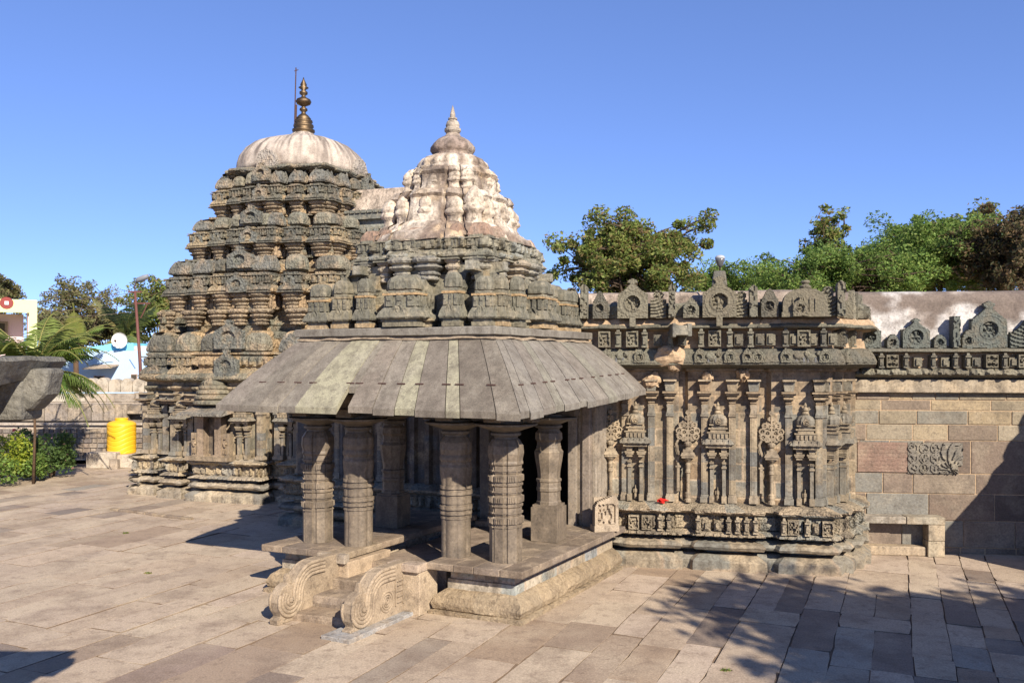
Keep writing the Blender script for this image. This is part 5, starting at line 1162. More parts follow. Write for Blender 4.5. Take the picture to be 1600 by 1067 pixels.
for (px, w_, h_, kd) in [(1357, .42, .52, 'k'), (1392, .25, .27, 's'), (1428, .52, .55, 'k'), (1465, .25, .26, 's'), (1487, .12, .62, 'p'), (1510, .28, .35, 's'), (1541, .66, .86, 'k'), (1587, .30, .60, 'v'), (1606, .12, .6, 'p')]:
    p, s_ = rwat(px); n_ = np.array((RD[1], -RD[0])); c_ = (.13, .14, .12); q = MB()
    if kd in 'ks': q.merge(kudu(w_, h_, .10, int(px), .018, knob=kd == 'k', col=c_)); q.box((0, -.05, -.04), (.09, .12, .1), col=c_)
    elif kd == 'p': relief(q, w_, h_, lambda X, Z: np.where(Z < h_ * .95, .2 + .03 * (vn(X * 30, Z * 24, 3) > .5), -1), .02, col=c_)
    else: relief(q, w_, h_, lambda X, Z: np.where((Z < h_ * (.5 + .45 * np.clip(X / w_ + .5, 0, 1) ** 2)), .08 + .03 * (np.sin(np.hypot(X - .1, Z - h_) * 90) > 0), -1), .018, col=c_)
    q.build({'k': 'gable_panel', 's': 'small_gable', 'p': 'upright_slab', 'v': 'scroll_panel'}[kd], m_grey, rw, world=False, loc=(p[0] + n_[0] * .04 - 9, p[1] + n_[1] * .04 - 16.2, 3.86), rz=RRZ)
# carved relief slab and reddish inscribed block set into the wall
p, s_ = rwat(1460); q = MB()
def vine(X, Z):
    T = np.full_like(X, .02); cell = .26
    u = X + .5; k = np.floor(u / .2); kz = np.floor(Z / .19); cx = (k + .5) * .2; cz = (kz + .5) * .19
    r_ = np.hypot(u - cx, Z - cz); left = X < .08
    T = np.where(left, .02 + .022 * (np.abs(r_ - .08) < .016) + .03 * (vn(X * 34, Z * 30, 5) > .55) * (r_ < .06), T)
    a = np.arctan2(Z - .1, X - .28); rr_ = np.hypot(X - .28, Z - .1); fan = (~left) & (rr_ < .5)
    T = np.where(fan, .02 + .035 * (np.sin(a * 15 + rr_ * 22 + 3 * vn(X * 9, Z * 9, 2)) > .1) * (vn(X * 13, Z * 13, 6) > .3), T)
    return np.where((X > .42) & (Z < .15), -1, T)
relief(q, .98, .58, vine, .014, col=(.17, .15, .12)); q.build('relief_slab', m_gstone, rw, world=False, loc=(p[0] - 9, p[1] - 16.2 - .015, 1.50), rz=RRZ)
p, s_ = rwat(1379); q = MB(); relief(q, .92, .56, lambda X, Z: .022 - .004 * ((np.abs((Z / .075) % 1 - .5) < .22) & (vn(X * 40, Z * 40, 2) > .45)), .015, col=(.21, .135, .10)); q.build('inscribed_block', m_wall, rw, world=False, loc=(p[0] - 9, p[1] - 16.2 - .005, 1.52), rz=RRZ)
# low stone bench recess at the foot of the wall
bn = thing('stone_shelf', 'low stone shelf with an open recess at the foot of the ashlar wall', 'shelf', (*rwat(1410)[0], 0))
mb = MB(); _, s0 = rwat(1342); _, s1 = rwat(1466)
rbox(mb, s0 - .2, s0 + .75, .03, .34, .60, .73, (.33, .29, .23)); rbox(mb, s0 + .755, s1, .03, .36, .60, .735, (.31, .27, .2)); mb.build('top_slab', m_tan, bn, bevel=.015)
mb = MB(); rbox(mb, s1 - .30, s1 - .004, .03, .34, 0, .29, (.36, .30, .21)); rbox(mb, s1 - .295, s1 - .002, .03, .345, .295, .597, (.33, .27, .19)); mb.build('side_block', m_tan, bn, bevel=.015)
mb = MB(); rbox(mb, s0 - .2, s1 - .31, .03, .28, 0, .17, (.36, .28, .19)); mb.build('bottom_slab', m_tan, bn, bevel=.02)

# ================================================================== LOOSE OBJECTS BY THE PORCH
x, y = gp(944, 828, .735)
stl = thing('carved_stele', 'small weathered carved stone slab standing on the porch platform edge', 'stele', (x, y, .735))
q = MB(); c_ = (.34, .27, .19)
def stele_f(X, Z):
    T = np.where(Z < .50 + .10 * np.clip((X + .2) / .3, 0, 1) - 3 * np.clip(np.abs(X) - .17, 0, 1) ** 1.0 * .6, .13, -1.)
    inn = (np.abs(X) < .145) & (Z > .12) & (Z < .46)
    return np.where(inn & (T > 0), .09 + .05 * (vn(X * 30, Z * 22, 9) > .5), T)
relief(q, .42, .62, stele_f, .013, col=c_); q.box((0, .0, .30), (.40, .04, .54), top=.98, col=c_); q.box((0, -.03, .05), (.44, .22, .10), col=c_)
q.build('stele_slab', m_slab, stl, world=False, loc=(0, 0, 0), rz=R(14))
b = wall_at(1031); mb = MB(); n1 = 14; TH, RR = np.meshgrid(np.linspace(0, 2 * math.pi, 25)[:-1], np.linspace(0, 1, 7), indexing='ij')
blob(mb, (b[0][0], b[0][1] - .24, 1.15), (.07, .05, .03), .8, 2, fr=3.0, n=32, m=18)
tag(mb.build('red_cloth', m_redcl, smooth=False, loc=(b[0][0], b[0][1] - .26, 1.1)), 'small crumpled red cloth lying on the carved plinth ledge', 'cloth')
px_, py_ = PW(-2.86, 3.9); sg = MB(); sg.box((at(722, 16.0), 16.0, 2.02), (.20, .03, .58), RA); tag(sg.build('door_notice', m_sign, loc=(at(722, 16.0), 16.0, 1.7)), 'narrow blue notice board hanging in the dark porch doorway', 'sign')
# floodlight on the parapet
b = cp_at(1125, .30); fl = thing('floodlight', 'small grey lamp on the crown stone of the big parapet gable', 'lamp', (b[0][0], b[0][1], 5.170))
mb = MB((.5, .5, .5)); mb.tube([(b[0][0], b[0][1], 5.150), (b[0][0], b[0][1], 5.250)], .015); mb.build('stem', m_iron, fl)
mb = MB(); mb.lathe([(.02, 5.230), (.05, 5.270), (.075, 5.340), (.085, 5.380)], 14, (b[0][0], b[0][1], 0)); mb.build('bowl', m_glass, fl, smooth=True)
mb = MB(); mb.lathe([(.085, 5.380), (.088, 5.400), (.07, 5.430), (.03, 5.445), (.0, 5.446)], 14, (b[0][0], b[0][1], 0)); mb.build('cap', m_galv, fl, smooth=True)
# loose stone strip lying on the court before the tower
mb = MB(); 
for k in range(9):
    x0, y0 = gp(180 + k * 14, 797 + k * 1.8); mb.box((x0, y0, .02), (random.uniform(.22, .3), .12, .07), R(-22), col=rc(PCOL))
tag(mb.build('kerb_stones', m_slab, bevel=.015), kind='structure', label='row of low kerb stones set in the courtyard paving')

# ================================================================== STONE PAVILION EAVE at left edge, near
pvn = thing('stone_pavilion', 'weathered dark stone pavilion eave jutting in at the left edge', 'pavilion', (-4.3, 5.2, 0))
mb = MB((1, 1, 1)); D0 = 5.6
X1 = at(103, D0)
n1, n2 = 30, 12
def rockpoly(mb, P, amp=.02, s=0, sub=6):
    pass
G = []
out = [(-7.5, 3.625), (X1 - .02, 3.625), (X1, 3.60), (X1 - .05, 3.52), (X1 - .08, 3.475), (X1 - .28, 3.48), (X1 - .42, 3.46), (-7.5, 3.45)]
ys = np.linspace(2.6, D0, 16)
def loop(scale_y):
    pass
V = []; pts = []
for (x0, z0), (x1, z1) in zip(out, out[1:] + out[:1]):
    k = max(1, int(math.hypot(x1 - x0, z1 - z0) / .06)); k = min(k, 60)
    for t in range(k): pts.append((x0 + (x1 - x0) * t / k, z0 + (z1 - z0) * t / k))
pts = np.array(pts); Yg, Xi = np.meshgrid(ys, np.arange(len(pts)), indexing='ij')
Xg = pts[Xi, 0] + (fbm(Yg * 4 + pts[Xi, 1] * 9, pts[Xi, 0] * 5, 3) - .5) * .05; Zg = pts[Xi, 1] + (fbm(Yg * 4, pts[Xi, 0] * 4 + 7, 5) - .5) * .045
G = np.stack([Xg, Yg + (fbm(Xg * 4, Zg * 6, 7) - .5) * .04, Zg], 2); G = np.concatenate([G, G[:, :1]], 1)
mb.grid(G); mb.P.append([mb.n - G.shape[1] + i for i in range(G.shape[1] - 1)]); mb.P.append([mb.n - G.shape[0] * G.shape[1] + i for i in range(G.shape[1] - 2, -1, -1)])
mb.build('eave_slab', m_pav, pvn)
mb = MB((1, 1, 1)); mb.prism([(at(20, 5.4), 3.56), (at(30, 5.4), 3.40), (at(44, 5.4), 3.33), (at(56, 5.4), 3.29), (at(68, 5.4), 3.31), (at(90, 5.4), 3.40), (at(98, 5.4), 3.56)][::-1], 5.25, 5.45, ax='y'); mb.box((at(38, 5.25) - 1.2, 5.35, 3.37), (2.4, .25, .26)); mb.box((X1 - 1.9, 4.4, 3.3), (2.6, .4, .3)); mb.build('bracket', m_pav, pvn, bevel=.03)
mb = MB((1, 1, 1)); mb.box((X1 - 1.3, 4.4, 1.6), (.4, .4, 3.2)); mb.box((X1 - 1.3, 2.6, 1.6), (.4, .4, 3.2)); mb.box((X1 - 3.6, 4.4, 1.4), (.4, .4, 2.8)); mb.build('pillar', m_pav, pvn, bevel=.02)

# ================================================================== UNSEEN STONE MASS AT RIGHT, added to cast the shadow on the wall
sh = thing('shadow_block', 'unseen stone mass added outside the right edge to shadow the wall', 'shadow caster', (11.3, 13.4, 0))
mb = MB(); mb.box((11.35, 13.2, 1.35), (2.5, 1.8, 2.7), R(-6), col=(.34, .28, .2)); mb.box((11.35, 13.2, 2.8), (2.9, 2.2, .2), R(-6), col=(.25, .22, .17)); mb.build('block_body', m_tan, sh, bevel=.03)
mb = MB(); mb.lathe([(1.25, 2.9), (1.3, 3.2), (1.0, 3.3), (1.1, 3.6), (.8, 3.8), (.85, 4.1), (.6, 4.35), (.62, 4.6), (.3, 4.8), (.1, 5.2)], 16, (11.5, 13.2, 0), col=(.2, .18, .15)); mb.build('block_top', m_tower, sh)

# ================================================================== YARD BEHIND: TANK, WALLS, HOUSES
def at3(x, y): return gp(x, y)
tpx, tpy = gp(183, 718)
tkp = thing('tank_platform', 'low pale cement platform beneath the yellow water tank', 'platform', (tpx, 29.5, 0))
xa, xb = at(133, 29.3), at(260, 29.3)
mb = MB((.44, .38, .30)); mb.box(((xa + xb) / 2 + .4, 30.1, .22), (xb - xa - .8, 1.7, .44), 0); mb.box((at(155, 29) , 29.35, .27), (1.0, .5, .54), 0); mb.build('masonry', m_slab, tkp, bevel=.03)
mb = MB((.33, .27, .21)); mb.box((at(179, 29), 29.0, .16), (.28, .22, .34)); mb.build('valve_box', m_slab, tkp, bevel=.015)
tk = thing('water_tank', 'bright yellow plastic water tank on the cement platform', 'water tank', (at(190, 29.9), 29.9, .44))
mb = MB(); nT = 96; prt = []
pass
TH, ZI = np.meshgrid(np.linspace(0, 2 * math.pi, nT + 1)[:-1], np.arange(90), indexing='ij'); Zt = np.linspace(0, .98, 90)[ZI]
gq = ((Zt + .085 * np.sin(TH * 1.5 + 1.2) + .03 * np.sin(TH * 3)) / .155) % 1; rt = .47 - .012 * np.exp(-((gq - .5) / .09) ** 2) + .004 * np.cos((gq - .5) * 2 * math.pi) * 0; rt = np.where(Zt < .03, .45 + Zt * .66, rt)
bx, by = at(190, 29.9), 29.9
mb.grid(np.stack([bx + rt * np.cos(TH), by + rt * np.sin(TH), .44 + Zt], 2), wrap=True)
mb.lathe([(.475, .98), (.46, 1.03), (.40, 1.08), (.28, 1.12), (.21, 1.13), (.21, 1.17), (.0, 1.18)], 40, (bx, by, .44), cap=False); mb.build('tank_body', m_yellow, tk, smooth=True)
mb = MB(); mb.lathe([(.20, 1.165), (.22, 1.17), (.22, 1.20), (.19, 1.22), (.0, 1.225)], 24, (bx, by, .44), cap=False); mb.build('lid', m_yellow, tk, smooth=True)
# rubble boundary wall (near)
bw = thing('boundary_wall', 'lower boundary wall of small dark squared stones behind the tank', 'wall', (-14, 31.5, 0))
mb = MB(); yw = 31.2; z = .15
while z < 1.2:
    x0 = -20.5
    while x0 < -9.2:
        L_ = random.uniform(.14, .30); mb.box((x0 + L_ / 2, yw, z + .085), (L_ - .03, .3 + random.uniform(-.02, .03), .145), col=rc([(.26, .20, .15), (.22, .19, .16), (.30, .24, .18), (.18, .15, .13)])); x0 += L_
    z += .175
mb.build('stone_face', m_tan, bw)
mb = MB((.42, .36, .29)); mb.box((-14.8, yw + .05, .66), (11.6, .27, 1.33)); mb.box((-14.8, yw, 1.36), (11.6, .42, .07)); mb.build('mortar_body', m_slab, bw)
mb = MB(); 
for k in range(26): mb.box((-20.3 + k * .43, yw + .6, 1.75), (.41, .5, .62 if k not in (15, 16, 17) else .1), col=rc([(.30, .25, .19), (.26, .22, .18), (.34, .28, .21)]))
mb.box((-14.8, yw + 1.0, 1.0), (11.6, .6, 2.0), col=(.2, .17, .14)); mb.build('upper_course', m_tan, bw)
# taller wall with rounded merlons
mw = thing('crenellated_wall', 'pale stone wall topped with rounded merlons before the blue house', 'wall', (-14, 36, 0))
mb = MB(); z = 0; ym = 35.5; zt = zz(612, ym)
while z < zt - .1:
    h_ = random.choice([.26, .34, .42]); h_ = min(h_, zt - z); x0 = -26
    while x0 < -8:
        L_ = random.uniform(.5, 1.5); mb.box((x0 + L_ / 2, ym, z + h_ / 2), (L_ - .02, .5, h_ - .015), col=rc([(.46, .38, .29), (.42, .35, .27), (.50, .44, .35), (.38, .32, .25)])); x0 += L_
    z += h_
mb.build('wall_face', m_slab, mw, bevel=.012)
mr = MB((.45, .39, .30)); mr.prism([(-.21, 0), (.21, 0)] + [(.225 * math.cos(a), .30 + .27 * math.sin(a)) for a in np.linspace(0, math.pi, 13)], -.2, .2, ax='y'); MR = Proto('merlon', mr, m_slab)
x0 = at(-60, ym)
while x0 < -13.2 + 1.5: MR.put(mw, (x0, ym, zt - .01), 0, (1.05, 1, random.uniform(.95, 1.05))); x0 += .49
# garden bed
gb = MB(); pts = [gp(-60, 742), gp(0, 728), gp(60, 722), gp(100, 715), gp(130, 707), gp(136, 702)]
for (x0, y0), (x1, y1) in zip(pts[:-1], pts[1:]):
    n_ = max(1, int(math.hypot(x1 - x0, y1 - y0) / .7))
    for k in range(n_):
        t0, t1 = k / n_, (k + 1) / n_; cx, cy = x0 + (x1 - x0) * (t0 + t1) / 2, y0 + (y1 - y0) * (t0 + t1) / 2
        gb.box((cx, cy, .08), (math.hypot(x1 - x0, y1 - y0) / n_ - .02, .28, .2 + random.uniform(-.03, .04)), math.atan2(y1 - y0, x1 - x0) + random.uniform(-.06, .06), col=rc(PCOL))
tag(gb.build('garden_kerb', m_slab, bevel=.02), 'rough stone kerb edging the flower bed at the left', 'kerb')

# houses
bh = thing('blue_house', 'low pale blue house with a cyan parapet behind the merlon wall', 'house', (at(190, 52), 52, 0))
yb = 50.0; xl, xr = at(95, yb), at(262, yb); ztb = zz(548, yb)
mb = MB((1, 1, 1)); mb.box(((xl + xr) / 2, yb + 4, ztb / 2), (xr - xl, 8, ztb)); mb.build('wall', m_bluew, bh)
mb = MB((1, 1, 1)); pc = [(at(118, yb), 0), (at(206, yb), 0), (at(206, yb), .45), (at(172, yb), .42), (at(140, yb), .22), (at(118, yb), .05)]; mb.prism([(x, z + ztb) for x, z in pc], yb + .2, yb + 4, ax='y'); mb.box((at(100, yb), yb + 1, ztb + .03), (2.2, 2, .2)); mb.build('parapet', m_cyan, bh)
mb = MB((.6, .55, .5)); mb.box((at(233, yb), yb + 1.0, ztb + .14), (2.4, 1.5, .28)); mb.build('parapet_block', m_slab, bh)
mb = MB((.42, .33, .24)); mb.hexa([(at(142, yb), yb - 1.0, zz(577, yb)), (at(186, yb), yb - 1.0, zz(575, yb)), (at(186, yb), yb, zz(571, yb)), (at(146, yb), yb, zz(571, yb)), (at(142, yb), yb - 1.0, zz(575.5, yb)), (at(186, yb), yb - 1.0, zz(573.5, yb)), (at(186, yb), yb, zz(569, yb)), (at(146, yb), yb, zz(569, yb))]); mb.build('awning', m_slab, bh)
for (x0, x1, y0, y1) in ((147, 164, 587, 600), (205, 215, 584, 597)):
    q = MB((.5, .35, .28)); q.box((at((x0 + x1) / 2, yb), yb - .02, zz((y0 + y1) / 2, yb)), (at(x1, yb) - at(x0, yb), .08, (y1 - y0) / F * yb)); w_ = q.build('window_frame', m_slab, bh)
    q = MB(); q.box((at((x0 + x1) / 2, yb), yb - .06, zz((y0 + y1) / 2, yb)), ((at(x1, yb) - at(x0, yb)) * .8, .06, (y1 - y0) / F * yb * .8)); q.build('pane', m_black, w_)
for x0 in (203, 222):
    q = MB((.45, .52, .75)); q.tube([(at(x0, yb), yb - .05, zz(561, yb)), (at(x0 + 9, yb), yb - .05, zz(575, yb))], .025, 4); q.build('sunshade_bracket', m_bluew, bh)
ds = thing('satellite_dish', 'white satellite dish standing on the cyan parapet of the blue house', 'satellite dish', (at(190, yb - .6), yb - .2, ztb + .45))
mb = MB(); q = MB(); q.lathe([(.02, .10), (.20, .07), (.36, .02), (.45, -.06), (.46, -.08)], 28, (0, 0, 0), cap=False); v = np.concatenate(q.V); v = np.stack([v[:, 0], v[:, 2] * 1.0, v[:, 1]], 1); v[:, 0] += at(190, yb); v[:, 1] += yb - .2; v[:, 2] += zz(532, yb)
q2 = MB(); q2.add(v, np.concatenate(q.Q)[:, ::-1]); dsh = q2.build('dish', m_white, ds, smooth=True)
q = MB(); q.tube([(at(190, yb), yb + .1, ztb + .3), (at(190, yb), yb - .05, zz(532, yb))], .03); q.tube([(at(190, yb), yb - .25, zz(544, yb)), (at(190, yb), yb - .8, zz(535, yb))], .02); q.box((at(190, yb), yb - .8, zz(533, yb)), (.10, .10, .12)); q.build('feed_arm', m_iron, ds)
def turned(mb, name, mat, par, **k):
    c_, s_ = math.cos(R(31)), math.sin(R(31)); px0, py0 = at(58, 40.0), 40.0
    mb.V = [np.stack([px0 + (v[:, 0] - px0) * c_ - (v[:, 1] - py0) * s_, py0 + (v[:, 0] - px0) * s_ + (v[:, 1] - py0) * c_, v[:, 2]], 1) for v in mb.V]
    return mb.build(name, mat, par, **k)
yh = thing('yellow_house', 'pale yellow two storey house with a pink balcony at the far left', 'house', (at(10, 40), 41, 0))
yy_ = 40.0; x1 = at(58, yy_); zt = zz(469, yy_)
mb = MB((1, 1, 1))
mb.box(((x1 - 8 + x1) / 2, yy_ + 3.5, 1.9), (8, 6.8, 3.8)); mb.box((x1 - 4, yy_ + .15, (zt + zz(489, yy_)) / 2), (8, .3, zt - zz(489, yy_))); mb.box((x1 - .16, yy_ + .15, (zz(489, yy_) + 3.8) / 2), (.32, .3, zz(489, yy_) - 3.8)); mb.box((x1 - 4, yy_ + 3.5, zt - .15), (8, 6.9, .2)); mb.box((x1 - .1, yy_ + 3.6, (zt + 3.8) / 2), (.2, 6.4, zt - 3.8 - .3)); mb.box((x1 - 4, yy_ + .1, 3.3 + .0), (8.02, .22, .25))
turned(mb, 'wall', m_ylw, yh)
mb = MB((1, 1, 1)); mb.box((x1 - 4.2, yy_ + 1.8, (zz(489, yy_) + 3.8) / 2), (7.4, .2, zz(489, yy_) - 3.8)); mb.box((x1 - .3, yy_ + 1.0, (zz(489, yy_) + 3.8) / 2), (.14, 1.5, zz(489, yy_) - 3.8)); turned(mb, 'balcony_wall', m_pink, yh)
mb = MB((.35, .25, .2)); mb.box((x1 - 1.9, 41.63, 4.9), (1.5, .1, 1.2)); wn_ = turned(mb, 'window_frame', m_slab, yh); mb = MB(); mb.box((x1 - 1.9, 41.57, 4.9), (1.25, .06, 1.0)); turned(mb, 'pane', m_black, wn_)
mb = MB((1, 1, 1)); mb.box((x1 - 4, yy_ + .1, 4.15), (7.7, .05, .05))
for k in range(40): mb.box((x1 - .5 - k * .18, yy_ + .1, 3.95), (.025, .03, .42))
turned(mb, 'railing', m_white, yh)
q = MB(); q.lathe([(.0, .06), (.10, .06), (.10, .03), (.26, .03), (.28, .0)], 16); v = np.concatenate(q.V); v = np.stack([v[:, 0] + (x1 - 1.22), yy_ - v[:, 2], v[:, 1] + zz(475, yy_)], 1)
q2 = MB((.32, .06, .05)); q2.add(v, np.concatenate(q.Q)[:, ::-1]); turned(q2, 'round_emblem', m_white, yh)
q = MB(); q.box(((x1 - 1.22), yy_ - .07, zz(475, yy_)), (.16, .02, .16)); turned(q, 'emblem_centre', m_white, yh)

# street lamp
ym = 40.0; xb_, xt_ = at(219, ym), at(211, ym)
sl = thing('street_lamp', 'rust red utility pole with a curved street lamp behind the merlon wall', 'street lamp', (xb_, ym, 0))
mb = MB(); mb.tube([(xb_ + .1, ym, 0), (xb_, ym, 3.5), (xt_, ym, zz(455, ym))], [.09, .08, .055], 8); mb.build('pole', m_lampred, sl, smooth=True)
mb = MB(); mb.box((at(211, ym), ym, zz(456, ym)), (.62, .08, .07)); mb.build('crossarm', m_lampred, sl)
mb = MB(); mb.box((at(222, ym), ym, zz(474, ym)), (.75, .08, .06)); mb.tube([(at(231, ym), ym, zz(474, ym)), (at(220, ym), ym, zz(497, ym))], .025); mb.build('crossarm', m_lampred, sl)
for k, (yl, yr) in enumerate(((462, 457), (474, 475), (483, 487))):
    mb = MB(); x0_, x1_ = at(-80, 44), at(212, ym); mb.tube([(x0_ + (x1_ - x0_) * t, 44 - 4 * t, zz(yl, 44) + (zz(yr, ym) - zz(yl, 44)) * t - .35 * math.sin(math.pi * t)) for t in np.linspace(0, 1, 16)], .010, 4, col=(2.5, 3.5, 3.5)); mb.build('overhead_wire', m_iron, sl)
mb = MB(); mb.tube([(xt_, ym, zz(456, ym)), (xt_ - .02, ym, zz(447, ym)), (xt_ + .06, ym, zz(441, ym)), (at(216, ym), ym, zz(438.5, ym))], .03); mb.build('lamp_arm', m_iron, sl)
hd = MB((.55, .56, .58)); hd.lathe([(.0, -.10), (.12, -.09), (.17, 0), (.15, .12), (.0, .17)], 12, cap=False, sx=1.9, sy=.9); v = hd.V[0]; v[:, 2] += v[:, 0] * .35; v += np.array((at(222, ym), ym, zz(436, ym))); hd.build('lamp_head', m_galv, sl, smooth=True)

# ================================================================== VEGETATION
def leaves(mb, cen, rad, n, size, cols, flat=.7, ell=(1, 1, .8), droop=0, asp=.45):
    cen = np.asarray(cen, float); m = len(cen); idx = RN.randint(0, m, n)
    dirs = RN.normal(size=(n, 3)); dirs /= np.linalg.norm(dirs, axis=1)[:, None]
    rr = np.cbrt(RN.uniform(.05, 1, n))[:, None]; rad = np.asarray(rad)[idx][:, None] if hasattr(rad, '__len__') else rad
    P = cen[idx] + dirs * rr * rad * np.array(ell)
    a = RN.normal(size=(n, 3)); a[:, 2] = a[:, 2] * flat - droop; a /= np.linalg.norm(a, axis=1)[:, None]
    b = np.cross(a, RN.normal(size=(n, 3))); b /= np.linalg.norm(b, axis=1)[:, None]
    s = (size * RN.uniform(.6, 1.4, n))[:, None]
    V = np.stack([P - a * s, P + b * s * asp, P + a * s, P - b * s * asp], 1).reshape(-1, 3)
    Q = np.arange(n * 4).reshape(-1, 4); cc = np.array(cols); ck = RN.uniform(.8, 1.2, (m, 1))[idx] * cc[RN.randint(0, len(cc), n)]
    mb.add(V, Q, col=np.repeat(ck, 4, 0))
def tree(name, label, x, y, h, crown_z, ell, nb, leafn, lsize, cols, group=None, trunk_r=.2, seed=1, gap=.35, spread=1.0, ncl=None, lrad=.55, bark=True, asp=.45, droop=.2, flat=.7):
    rn = random.Random(seed); T = thing(name, label, 'tree', (x, y, 0), group)
    tr = MB((.7, .7, .7)); tips = []
    base_h = max(.8, crown_z - ell[2] * 1.7)
    tr.tube([(x, y, -.1), (x + .1, y, base_h * .5), (x - .05, y, base_h)], [trunk_r * 1.2, trunk_r, trunk_r * .8], 8)
    for k in range(nb):
        th = 2 * math.pi * k / nb + rn.uniform(-.3, .3); ph = rn.uniform(.15, 1.3)
        e = Vector((math.cos(th) * math.sin(ph) * ell[0], math.sin(th) * math.sin(ph) * ell[1], math.cos(ph) * ell[2] * 1.0)) * rn.uniform(.7, .98)
        end = Vector((x, y, crown_z - ell[2] * .1)) + e; st = Vector((x, y, base_h)); mid = st.lerp(end, .5) + Vector((rn.uniform(-.3, .3), rn.uniform(-.3, .3), rn.uniform(0, .5))) * ell[0] * .15
        tr.tube([st, st.lerp(mid, .5) + Vector((0, 0, .1)), mid, end], [trunk_r * .42, trunk_r * .30, trunk_r * .18, trunk_r * .06], 6)
        for j in range(9):
            f = rn.uniform(.1, 1.05); s0 = mid.lerp(end, f); e2 = s0 + Vector((rn.uniform(-1, 1) * ell[0], rn.uniform(-1, 1) * ell[1], rn.uniform(-.7, .9) * ell[2])) * .42
            tr.tube([s0, s0.lerp(e2, .5) + Vector((0, 0, .05)), e2], [trunk_r * .14, trunk_r * .09, trunk_r * .04], 4); tips.append(e2)
        tips.append(end); tips.append(mid.lerp(end, .6))
    tr.build('trunk', m_bark, T, smooth=True)
    cen = np.array([list(t) for t in tips]); rads = np.array([rn.uniform(.35, 1.0) * lrad * .72 for _ in tips])
    cr = MB(); leaves(cr, cen, rads, int(leafn * 1.0), lsize * .72, cols, asp=asp, droop=droop, flat=flat); cr.build('crown', m_leaf, T); return T
G1 = [(.13, .18, .045), (.17, .21, .055), (.09, .13, .035), (.20, .22, .07), (.17, .13, .055)]
G2 = [(.11, .19, .045), (.15, .23, .055), (.08, .14, .035), (.19, .25, .07)]
G3 = [(.15, .16, .07), (.19, .19, .09), (.12, .13, .055), (.15, .12, .07)]
DKL = [(.10, .085, .045), (.07, .075, .035), (.13, .09, .05)]
D_ = 27.0
tree('neem_tree', 'large green neem tree rising behind the carved parapet', at(985, D_), D_, 9, zz(418, D_), (2.7, 2.2, 1.45), 20, 46000, .088, G1, trunk_r=.24, seed=3, lrad=.62)
D_ = 30.0
tree('acacia_tree', 'broad feathery green acacia behind the right end of the hall', at(1335, D_), D_, 8, zz(445, D_), (4.2, 2.5, 1.35), 26, 60000, .075, G2, trunk_r=.25, seed=5, lrad=.8)
tree('acacia_tree', 'dense bright green acacia over the whitewashed wall', at(1460, 31), 31, 8, zz(415, 31), (3.3, 2.5, 1.7), 26, 60000, .075, G2, trunk_r=.25, seed=8, lrad=.8)
tree('acacia_tree', 'low green acacia crown right behind the floodlit gable', at(1165, 33), 33, 8, zz(452, 33), (2.6, 2, 1.0), 14, 26000, .075, G2, trunk_r=.2, seed=12, lrad=.75)
tree('olive_tree', 'slim tall branch of olive leaves standing above the acacias', at(1290, 33), 33, 8, zz(385, 33), (.95, .9, 1.75), 8, 4200, .11, G1, trunk_r=.14, seed=14, lrad=.42)
tree('dark_tree', 'dark brown leaved tree at the right edge behind the wall', at(1590, 28), 28, 8, zz(400, 28), (1.9, 2, 1.75), 16, 20000, .10, DKL, trunk_r=.22, seed=17, lrad=.7)
tree('tall_tree', 'tall grey green tree behind the dark tree at the right', at(1530, 38), 38, 9, zz(385, 38), (2.0, 2, 1.9), 12, 9000, .12, G1, trunk_r=.22, seed=19, lrad=.75)
tree('far_tree', 'sparse bare branched tree behind the blue house', at(122, 62), 62, 9, zz(478, 62), (2.6, 2.4, 2.1), 16, 7000, .14, G3, trunk_r=.22, seed=21, lrad=.75)
tree('far_tree', 'bushy green tree behind the street lamp', at(252, 60), 60, 8, zz(490, 60), (2.8, 2.5, 2.3), 14, 14000, .15, G1, trunk_r=.25, seed=23, lrad=.95)
tree('far_tree', 'low dull green tree between the houses', at(88, 56), 56, 6, zz(515, 56), (2.2, 2, 1.2), 12, 9000, .14, G3, trunk_r=.2, seed=24, lrad=.8)
tree('far_tree', 'tree peeping over the yellow house roof', at(2, 58), 58, 8, zz(462, 58), (.9, 2, 1.3), 10, 6000, .14, G3, trunk_r=.2, seed=26, lrad=.7)
tree('far_tree', 'dull green tree directly behind the blue house roof', at(165, 66), 66, 8, zz(520, 66), (4.5, 2, 1.4), 14, 14000, .15, G3, trunk_r=.2, seed=28, lrad=.9)
# tree behind the photographer that throws the soft shade on the paving
tree('shade_tree', 'leafy tree behind the viewer shading the right of the court', 12.1, -.9, 9, 7.6, (4.3, 3.3, 1.6), 18, 17000, .22, G2, trunk_r=.3, seed=31, lrad=1.6, asp=.6)

